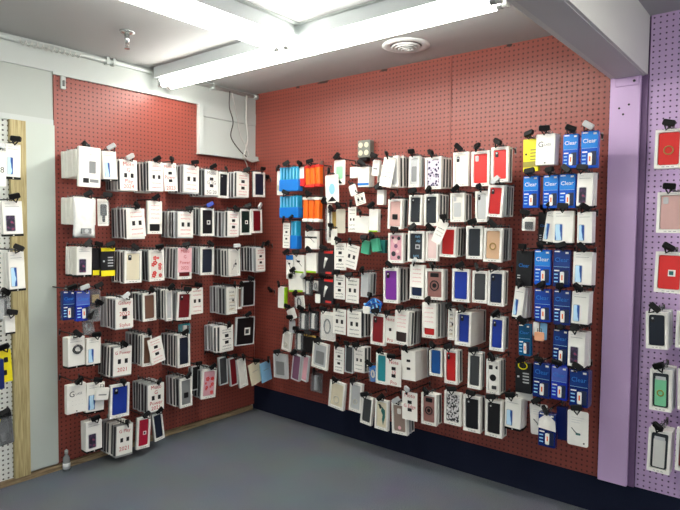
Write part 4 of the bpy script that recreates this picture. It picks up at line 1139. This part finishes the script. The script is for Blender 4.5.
 ('R', 'fourth', 1.954, 1.186, 0.085, 0.168, 0.2, 0, 0, 'case', {'col': 'dgrey', 'feat': None}, 'dark grey case', 'dark grey phone case in a white carton'),
 ('R', 'fourth', 2.045, 1.192, 0.087, 0.181, 0.2, 0.064, 0, 'case', {'col': 'navy2', 'feat': 'cam'}, 'navy camera case', 'navy phone case with small camera marks'),
 ('R', 'fifth', 1.006, 0.892, 0.106, 0.159, 0.2, 0, 0, 'tag', {'t': None, 'c': 'grey', 'sq': 'h'}, 'left square tag', 'paper tag left of two, with square holes'),
 ('R', 'fifth', 1.122, 0.891, 0.11, 0.162, 0.2, 0.092, 0, 'tag', {'t': None, 'c': 'grey', 'sq': 'h'}, 'right square tag', 'paper tag right of two, with square holes'),
 ('R', 'fifth', 1.305, 0.891, 0.103, 0.187, 0.2, 0, 0, 'case', {'col': 'dred2', 'feat': 'cam'}, 'maroon case', 'maroon phone case with a pale camera'),
 ('R', 'fifth', 1.385, 0.887, 0.071, 0.161, 0.19, 0, 0, 'tag', {'t': ['Note', '', '8', '', 'Pro'], 'sq': 'one'}, 'Note tag', 'paper tag reading Note 8 Pro in red'),
 ('R', 'fifth', 1.481, 0.928, 0.096, 0.197, 0.21, 0.154, 2, 'case', {'col': 'dbrown', 'feat': None, 'paper': 0.62}, 'dark brown case', 'dark brown phone case under cream paper'),
 ('R', 'fifth', 1.653, 0.99, 0.09, 0.197, 0.2, 0.115, 0, 'case', {'col': 'red2', 'feat': None, 'paper': 0.72}, 'papered red case', 'red phone case mostly covered by paper'),
 ('R', 'fifth', 1.781, 0.967, 0.037, 0.171, 0.18, 0, 0, 'case', {'col': 'offwhite', 'feat': 'doodle'}, 'narrow doodle case', 'narrow white carton with black doodles'),
 ('R', 'fifth', 1.864, 0.961, 0.094, 0.183, 0.2, 0.188, 0, 'case', {'col': 'royal', 'feat': 'cam', 'deep': 0.15}, 'deep royal case', 'royal blue phone case in a deep carton'),
 ('R', 'fifth', 2.057, 0.954, 0.076, 0.176, 0.2, 0.064, 0, 'case', {'col': 'royal', 'feat': 'cam'}, 'last royal case', 'royal blue phone case with pale camera'),
 ('R', 'sixth', 1.334, 0.66, 0.08, 0.187, 0.2, 0, 0, 'case', {'col': 'teal2', 'feat': None}, 'teal case', 'teal phone case in a white carton'),
 ('R', 'sixth', 1.431, 0.642, 0.105, 0.159, 0.215, 0, 0, 'tag', {'t': ['Note', '', '10', '', 'Pro'], 'sq': 'v'}, 'Note 10 tag', 'paper tag reading Note 10 Pro in red'),
 ('R', 'sixth', 1.52, 0.699, 0.095, 0.169, 0.2, 0.156, -2, 'case', {'col': 'offwhite', 'feat': None, 'paper': 1.0, 'marks': 1, 'deep': 0.13}, 'blank white carton', 'deep white carton with two black holes'),
 ('R', 'sixth', 1.683, 0.735, 0.083, 0.159, 0.17, 0, 0, 'case', {'col': 'blue', 'feat': None}, 'plain blue case', 'plain blue phone case in a white carton'),
 ('R', 'sixth', 1.794, 0.745, 0.079, 0.187, 0.2, 0.07, -1, 'case', {'col': 'red2', 'feat': 'cam'}, 'narrow red case', 'red phone case in an angled white carton'),
 ('R', 'sixth', 1.936, 0.749, 0.075, 0.192, 0.2, 0.073, 0, 'case', {'col': 'dgrey', 'feat': None}, 'charcoal slab case', 'narrow dark grey phone case'),
 ('R', 'sixth', 2.038, 0.728, 0.072, 0.178, 0.2, 0.089, 0, 'case', {'col': 'white', 'feat': 'camera'}, 'camera print case', 'black and white phone case printed like a camera'),
 ('R', 'lowest', 0.996, 0.424, 0.124, 0.174, 0.2, 0.032, 5, 'case', {'col': 'cream', 'feat': 'ring'}, 'cream ring case', 'cream phone case with a small ring'),
 ('R', 'lowest', 1.145, 0.445, 0.094, 0.182, 0.2, 0.032, 3, 'case', {'col': 'silver', 'feat': 'ring'}, 'silver ring case', 'silvery phone case with a white ring'),
 ('R', 'lowest', 1.235, 0.375, 0.083, 0.173, 0.2, 0, 5, 'case', {'col': 'dgrey', 'feat': None}, 'leaning charcoal case', 'leaning charcoal phone case'),
 ('R', 'lowest', 1.343, 0.379, 0.095, 0.181, 0.205, 0.02, 1, 'case', {'col': 'cream', 'feat': 'leaf'}, 'green leaf case', 'cream phone case with a green leaf shape'),
 ('R', 'lowest', 1.461, 0.383, 0.105, 0.184, 0.2, 0.086, -3, 'case', {'col': 'taupe', 'feat': 'dotb'}, 'taupe case', 'taupe phone case with a round button'),
 ('R', 'lowest', 1.551, 0.471, 0.101, 0.162, 0.225, 0, -1, 'tag', {'t': ['Moto', '', 'G Edge', '', ''], 'sq': 'v'}, 'G Edge tag', 'paper tag with red writing G Edge'),
 ('R', 'lowest', 1.661, 0.476, 0.097, 0.176, 0.2, 0.067, 0, 'case', {'col': 'rose', 'feat': 'lensring'}, 'rose lens case', 'rose brown phone case with round lens'),
 ('R', 'lowest', 1.811, 0.516, 0.103, 0.182, 0.2, 0, 0, 'case', {'col': 'offwhite', 'feat': 'leopard'}, 'speckled case', 'phone case with dense black and white pattern'),
 ('R', 'lowest', 1.924, 0.516, 0.099, 0.194, 0.2, 0.048, 0, 'case', {'col': 'black', 'feat': 'cam'}, 'left black case', 'black phone case, left of its twin'),
 ('R', 'lowest', 2.049, 0.519, 0.094, 0.194, 0.2, 0.051, 0, 'case', {'col': 'black', 'feat': 'cam'}, 'right black case', 'black phone case, right of its twin'),
 ('R', 'first protector', 2.2, 1.854, 0.076, 0.158, 0.18, 0, 0, 'plainbox', {'col': 'yellow', 'bands': [(0.0, 0.1, 'yellow2'), (0.13, 0.3, 'olive')], 'mark': 1}, 'yellow pack', 'yellow screen protector pack'),
 ('R', 'first protector', 2.281, 1.869, 0.092, 0.149, 0.2, 0.07, 0, 'glass', {}, 'GLASS box', 'white box marked GLASS'),
 ('R', 'first protector', 2.4, 1.858, 0.069, 0.159, 0.2, 0.016, 0, 'blue', {'sh': 'b'}, 'left bright blue pack', 'bright blue screen protector pack'),
 ('R', 'first protector', 2.485, 1.864, 0.075, 0.17, 0.2, 0.048, 0, 'blue', {'sh': 'b'}, 'right bright blue pack', 'bright blue screen protector pack at the end'),
 ('R', 'second protector', 2.213, 1.67, 0.075, 0.157, 0.2, 0, 0, 'blue', {'sh': 'b'}, 'first blue pack', 'blue screen protector pack, first of three'),
 ('R', 'second protector', 2.311, 1.67, 0.072, 0.159, 0.2, 0, 0, 'blue', {'sh': 'b'}, 'middle blue pack', 'blue screen protector pack, middle of three'),
 ('R', 'second protector', 2.389, 1.671, 0.074, 0.161, 0.2, 0, 0, 'blue', {'sh': 'b'}, 'third blue pack', 'blue screen protector pack, last of three'),
 ('R', 'second protector', 2.471, 1.672, 0.071, 0.153, 0.2, 0.08, 0, 'box', {'pic': 'd'}, 'dark picture carton', 'white box with a dark phone picture'),
 ('R', 'third protector', 2.202, 1.469, 0.066, 0.069, 0.2, 0, 0, 'blister', {'item': 'square2', 'back': 'white'}, 'small chip pack', 'small white pack with a black square'),
 ('R', 'third protector', 2.258, 1.495, 0.06, 0.165, 0.125, 0, 0, 'plainbox', {'col': 'black', 'bands': [], 'logo': 'azure'}, 'black blue pack', 'black pack with a small blue mark'),
 ('R', 'third protector', 2.31, 1.498, 0.049, 0.151, 0.162, 0, 8, 'box', {'pic': 'b'}, 'tucked white box', 'tilted white box tucked behind another'),
 ('R', 'third protector', 2.375, 1.497, 0.094, 0.152, 0.2, 0.045, 0, 'box', {'pic': 'b'}, 'left white box', 'white box with blue phone picture, left of two'),
 ('R', 'third protector', 2.474, 1.491, 0.067, 0.144, 0.2, 0.08, 0, 'box', {'pic': 'b'}, 'right white box', 'white box with blue phone picture, right of two'),
 ('R', 'fourth protector', 2.191, 1.3, 0.082, 0.175, 0.2, 0, 0, 'plainbox', {'col': 'black', 'bands': [], 'logo': 'azure'}, 'black blue word pack', 'black screen protector pack with blue mark'),
 ('R', 'fourth protector', 2.281, 1.308, 0.079, 0.171, 0.2, 0, 0, 'blue', {'sh': 'b'}, 'glossy blue pack', 'bright blue screen protector pack'),
 ('R', 'fourth protector', 2.374, 1.311, 0.08, 0.177, 0.2, 0, 0, 'blue', {'sh': 'd'}, 'deep blue pack', 'deep blue screen protector pack'),
 ('R', 'fourth protector', 2.471, 1.305, 0.085, 0.154, 0.2, 0.064, 0, 'box', {'pic': 'b'}, 'end white box', 'white box with blue phone picture'),
 ('R', 'fifth protector', 2.175, 1.119, 0.052, 0.156, 0.2, 0.108, 6, 'box', {'pic': 'b'}, 'leaning white box', 'leaning white box with blue phone picture'),
 ('R', 'fifth protector', 2.286, 1.117, 0.079, 0.162, 0.2, 0, 0, 'blue', {'sh': 'r'}, 'royal blue pack', 'royal blue screen protector pack'),
 ('R', 'fifth protector', 2.38, 1.119, 0.08, 0.168, 0.2, 0, 0, 'blue', {'sh': 'd'}, 'navy blue pack', 'navy blue screen protector pack'),
 ('R', 'fifth protector', 2.467, 1.117, 0.077, 0.151, 0.2, 0.08, 0, 'box', {'pic': 'b'}, 'right hand white box', 'white box with blue phone picture'),
 ('R', 'sixth protector', 2.2, 0.935, 0.061, 0.161, 0.2, 0, -2, 'blue', {'sh': 't'}, 'teal blue pack', 'teal blue screen protector pack'),
 ('R', 'sixth protector', 2.252, 0.948, 0.03, 0.07, 0.18, 0, 0, 'card', {'col': 'white'}, 'small white tab', 'small white card among tiny cards'),
 ('R', 'sixth protector', 2.286, 0.946, 0.035, 0.084, 0.17, 0, 0, 'card', {'col': 'sky'}, 'sky blue tab', 'small sky blue card'),
 ('R', 'sixth protector', 2.276, 0.904, 0.049, 0.044, 0.2, 0, 0, 'card', {'col': 'peach'}, 'orange tab', 'small orange and white card'),
 ('R', 'sixth protector', 2.371, 0.926, 0.072, 0.176, 0.17, 0, 0, 'blue', {'sh': 'd'}, 'dim blue pack', 'dim navy screen protector pack'),
 ('R', 'sixth protector', 2.455, 0.926, 0.078, 0.166, 0.2, 0.096, 0, 'box', {'pic': 'd'}, 'lone dark box', 'white box with a dark phone picture'),
 ('R', 'seventh protector', 2.2, 0.738, 0.082, 0.152, 0.2, 0, 0, 'plainbox', {'col': 'black', 'bands': [], 'mark': 1, 'loop': 1}, 'black loop pack', 'black pack with a yellow loop on top'),
 ('R', 'seventh protector', 2.194, 0.617, 0.088, 0.077, 0.16, 0, 0, 'card', {'col': 'white'}, 'low grey card', 'pale card peeking below the black pack'),
 ('R', 'seventh protector', 2.294, 0.753, 0.084, 0.173, 0.2, 0, 0, 'blue', {'sh': 'd'}, 'tall navy pack', 'navy screen protector pack'),
 ('R', 'seventh protector', 2.379, 0.751, 0.076, 0.165, 0.2, 0, 0, 'blue', {'sh': 'v'}, 'lilac blue pack', 'lilac blue screen protector pack'),
 ('R', 'seventh protector', 2.47, 0.747, 0.086, 0.176, 0.2, 0.064, 0, 'blue', {'sh': 'd'}, 'last navy pack', 'navy screen protector pack with deep sides'),
 ('R', 'lowest protector', 2.153, 0.55, 0.084, 0.154, 0.2, 0.092, 0, 'box', {'pic': 'b'}, 'low white box', 'white box with a blue phone picture'),
 ('R', 'lowest protector', 2.271, 0.537, 0.09, 0.156, 0.17, 0, -4, 'card', {'col': 'white', 'mark': 'lines'}, 'left parts card', 'rounded white card with small parts'),
 ('R', 'lowest protector', 2.334, 0.518, 0.082, 0.167, 0.225, 0, 0, 'blue', {'sh': 'd', 'cap': 1}, 'white capped pack', 'navy pack under a white triangular flap'),
 ('R', 'lowest protector', 2.378, 0.539, 0.048, 0.163, 0.15, 0, -3, 'plainbox', {'col': 'navyb', 'bands': []}, 'plain navy box', 'plain navy box showing its side'),
 ('R', 'lowest protector', 2.471, 0.551, 0.096, 0.167, 0.2, 0, -1, 'card', {'col': 'white', 'mark': 'lines'}, 'right parts card', 'rounded white card with line drawings'),
 ('P', 'purple wall', 2.802, 1.847, 0.107, 0.168, 0.16, 0.073, 0, 'case', {'col': 'red', 'feat': 'ring1'}, 'red ringed case', 'red phone case with a gold ring'),
 ('P', 'purple wall', 2.819, 1.576, 0.107, 0.177, 0.16, 0, 0, 'case', {'col': 'blush', 'feat': 'clearish'}, 'blush clear case', 'blush phone case in a white carton'),
 ('P', 'purple wall', 2.823, 1.316, 0.111, 0.178, 0.16, 0.075, 0, 'case', {'col': 'red', 'feat': 'sqr2'}, 'red badge case', 'red phone case with a grey square badge'),
 ('P', 'purple wall', 2.779, 1.05, 0.086, 0.164, 0.16, 0.148, -2, 'case', {'col': 'navyk', 'feat': 'cam'}, 'dark navy case', 'dark navy phone case in a white carton'),
 ('P', 'purple wall', 2.804, 0.795, 0.086, 0.182, 0.16, 0.123, -1, 'case', {'col': 'black2', 'feat': 'green'}, 'green panel case', 'black phone case with a green panel and ring'),
 ('P', 'purple wall', 2.811, 0.528, 0.09, 0.192, 0.16, 0.1, 0, 'case', {'col': 'black2', 'feat': 'panel'}, 'grey panel case', 'black phone case with a pale grey panel'),
 ('P', 'purple wall', 2.919, 0.554, 0.089, 0.187, 0.16, 0, 0, 'case', {'col': 'dred', 'feat': None}, 'edge dark red case', 'dark red phone case at the picture edge'),
 ('P', 'purple wall', 2.898, 1.06, 0.089, 0.16, 0.14, 0, 0, 'case', {'col': 'offwhite', 'feat': None}, 'edge white case', 'white carton at the picture edge'),
 ('P', 'purple wall', 2.909, 0.809, 0.086, 0.178, 0.14, 0, 0, 'case', {'col': 'silver', 'feat': None}, 'edge silver case', 'silver phone case at the picture edge'),
 ('W', 'white panel', -1.796, 1.804, 0.07, 0.164, 0.2, 0, 0, 'box', {'pic': 'b', 'tray': 1}, 'upper picture box', 'white box with blue picture beside the timber'),
 ('W', 'white panel', -1.89, 1.76, 0.079, 0.172, 0.25, 0, 0, 'plainbox', {'col': 'white', 'bands': [], 'digit': '8'}, 'box marked 8', 'white box with an 8 on its corner'),
 ('W', 'white panel', -1.815, 1.519, 0.093, 0.164, 0.22, 0, -2, 'box', {'pic': 'd', 'tray': 1}, 'dark phone carton', 'white box with dark phone picture by the timber'),
 ('W', 'white panel', -1.8, 1.266, 0.075, 0.186, 0.22, 0.074, -2, 'box', {'pic': 'b', 'tray': 1}, 'leaning blue box', 'leaning white box with blue phone picture'),
 ('W', 'white panel', -1.851, 1.046, 0.078, 0.131, 0.18, 0, 0, 'blister', {'item': 'bar', 'back': 'clear'}, 'smoky blister', 'smoky clear blister pack'),
 ('W', 'white panel', -1.825, 0.944, 0.047, 0.091, 0.2, 0, 0, 'plainbox', {'col': 'white', 'bands': [(0, 0.1, 'black')]}, 'small low box', 'small white box with a black foot'),
 ('W', 'white panel', -1.867, 0.774, 0.087, 0.161, 0.2, 0, -3, 'plainbox', {'col': 'yellow', 'bands': [(0, 0.08, 'yellow2')], 'mark': 2}, 'yellow figure pack', 'yellow pack with black markings'),
 ('W', 'white panel', -1.897, 0.738, 0.058, 0.148, 0.23, 0, 0, 'plainbox', {'col': 'navyb', 'bands': []}, 'navy pack', 'navy pack in front of the yellow one'),
 ('W', 'white panel', -1.867, 0.451, 0.096, 0.162, 0.2, 0, -4, 'blister', {'item': 'plug', 'back': 'black'}, 'black plug pack', 'black bagged adapter with a yellow ring'),
]


BUILD = dict(case=make_case, tag=make_tag, box=make_box, glass=make_glass, blue=make_blue, plainbox=make_plain, stripe=make_stripe,
             blister=make_blister, card=make_card, earbud=make_earbud, charger=make_charger, bag=make_bag, ribbon=make_ribbon)
CAT = dict(case='phone case', tag='paper tag', box='screen protector', glass='screen protector', blue='screen protector', plainbox='box', stripe='cable pack',
           blister='blister pack', card='card', earbud='earbuds', charger='charger', bag='bag', ribbon='cable')
WALLNAME = dict(L='left wall', R='right wall', P='purple wall', W='white pegboard')
ORD = ['first', 'second', 'third', 'fourth', 'fifth', 'sixth', 'seventh', 'eighth', 'ninth', 'tenth']

def place(o, wall, u, d, z, tilt):
    if wall in 'LW':
        o.location = (d, u, z); o.rotation_euler = (0, 0, 0)
        o.rotation_euler = (Matrix.Rotation(pi / 2, 3, 'Z') @ Matrix.Rotation(rad(tilt), 3, 'Y')).to_euler()
    else:
        o.location = (u, -d, z)
        o.rotation_euler = (0, rad(tilt), 0)

HOLDERS = []
def make_hook(length, hold):
    r = empty('peg_hook')
    m = MB().tube([(0, -.0005, -.02), (0, -.004, -.012), (0, -.006, 0), (0, -length + .006, 0), (0, -length, .004), (0, -length, .014)], .0036, STEEL, 6)
    m.build('rod', r, smooth=True)
    MB().bbox(-.005, .005, -.0025, -.0002, -.026, .010, mat('hook_steel', (130, 120, 118), .4, metal=.6), .001).build('back_plate', r)
    if hold:
        m = MB().prism(rrect(0, .002, .050, .026, .006, 3), -.008, .008, {'b': BLACK, 'c': cm('silver', .3), 'u': cm('royal')}[hold], .002)
        m.tube([(-.012, 0, -.012), (0, 0, -.03), (.012, 0, -.012)], .004, BLACK, 6)
        h = m.build('hook_lock', r, (rnd.uniform(-.006, .006), -length, .012))
        h.rotation_euler = (rad(rnd.uniform(-25, 25)), rad(rnd.uniform(-45, 45)), rad(rnd.uniform(-50, 50)))
    return r

fills = {}
def filler(w, h, v):
    k = (round(w, 2), round(h, 2), v)
    if k not in fills:
        fills[k] = make_filler(k[0], k[1], v); return fills[k]
    return copy_tree(fills[k])

names = {}
STEP = .034
for idx, (wall, row, u, z, w, h, d, L, tilt, kind, o, short, long_) in enumerate(ITEMS):
    wn = WALLNAME[wall]
    where = {'P': 'on the purple wall', 'W': 'on the white pegboard'}.get(wall) or '%s row of the %s' % (row, wn)
    if wall == 'R' and ('accessory' in row or 'protector' in row):
        where = row.replace(' accessory', ' row of accessories').replace(' protector', ' row of protectors')
    tl = tilt if tilt else rnd.uniform(-1.2, 1.2)
    if wall == 'L' and kind == 'case': o['greyside'] = 1
    it = BUILD[kind](w, h, o)
    place(it, wall, u, d, z, tl)
    prev = ITEMS[idx - 1] if idx and ITEMS[idx - 1][:2] == (wall, row) else None
    lab = long_ + ', ' + where
    if prev and len(lab.split()) + len(prev[11].split()) + 2 <= 16:
        lab += ', right of ' + prev[11]
    lab = ' '.join(lab.split()[:16])
    grp = {'tag': 'paper tags on the hooks', 'case': 'phone case packages on the hooks', 'box': 'boxed screen protectors', 'glass': 'boxed screen protectors',
           'blue': 'blue screen protector packs'}.get(kind, CAT[kind] + ' items on the hooks')
    tag(it, lab, CAT[kind], grp)
    dep = {'case': .024 if not o.get('deep') else o['deep'] + .002, 'tag': .004, 'box': .032, 'glass': .032, 'blue': .032, 'plainbox': .03, 'stripe': .054, 'blister': .022, 'card': .006,
           'earbud': .032, 'charger': .022, 'bag': .05, 'ribbon': .03}[kind]
    # the ones behind it on the same hook
    n = int(round(max(0, L - (dep if kind != 'tag' else 0)) / (STEP if kind in ('case', 'tag') else .034)))
    dd = d - dep
    for k in range(n):
        if dd < .03: break
        if kind in ('case', 'tag'):
            v = rnd.choice((0, 0, 1, 2, 3, 4)) if wall != 'L' else rnd.choice((0, 1, 2, 2, 3, 4))
            b = filler(max(.05, w + (.004 if kind == 'tag' else 0)), h + (.012 if kind == 'tag' else -.002), v)
            what = 'thin case package'
            st = STEP + rnd.uniform(-.004, .004)
        else:
            b = copy_tree(it); what = 'matching box'; st = .032
            if o.get('side') == 'yellow':
                for ch in b.children:
                    if ch.name.startswith('carton'):
                        bpy.data.objects.remove(ch)
                        break
                MB().bbox(-w / 2, w / 2, 0, .03, -h, 0, cm('yellow'), .002).build('carton', b)
                what = 'yellow box'
        place(b, wall, u + rnd.uniform(-.003, .003), dd, z - (0 if kind != 'tag' else -.006) + rnd.uniform(-.004, .003), (tl if abs(tl) < 4 else tl * .3) + rnd.uniform(-1, 1))
        tag(b, '%s %s behind the %s, %s' % (ORD[min(k, 9)], what, short, where), CAT['case'] if kind in ('case', 'tag') else CAT[kind], 'packages behind the ' + short + ' ' + row)
        dd -= st
    # its hook
    small = kind in ('charger',) or (h < .075)
    hold = None if small and rnd.random() < .5 else ('b' if rnd.random() < .95 else 'c')
    if 'blue lock' in short: hold = 'u'
    if any(q[0] == wall and abs(q[1] - u) < .045 and abs(q[2] - z) < .05 for q in HOLDERS):
        continue
    HOLDERS.append((wall, u, z))
    hk = make_hook(d + .02 + rnd.uniform(0, .015), hold)
    if wall in 'LW':
        hk.location = (.0, u, z + .0095); hk.rotation_euler = (0, 0, pi / 2)
    else:
        hk.location = (u, 0, z + .0095)
    tag(hk, 'steel peg hook carrying the %s, %s' % (short, where), 'hook', 'peg hooks')

# empty hooks on the bare board by the corner
for i, (u, z, l) in enumerate(((.17, 1.76, .06), (.40, 1.37, .07), (.19, 1.27, .05), (.22, .93, .05))):
    hk = make_hook(.05, 'b' if i != 1 else None)
    hk.location = (u, 0, z)
    tag(hk, ('empty hook with black tip, topmost by the corner', 'bare steel hook on the right wall beside the lower blue cables', 'empty black tipped hook by the corner, middle height', 'empty black tipped hook by the corner, lowest')[i], 'hook', 'empty hooks by the corner')

bpy.context.view_layer.update()
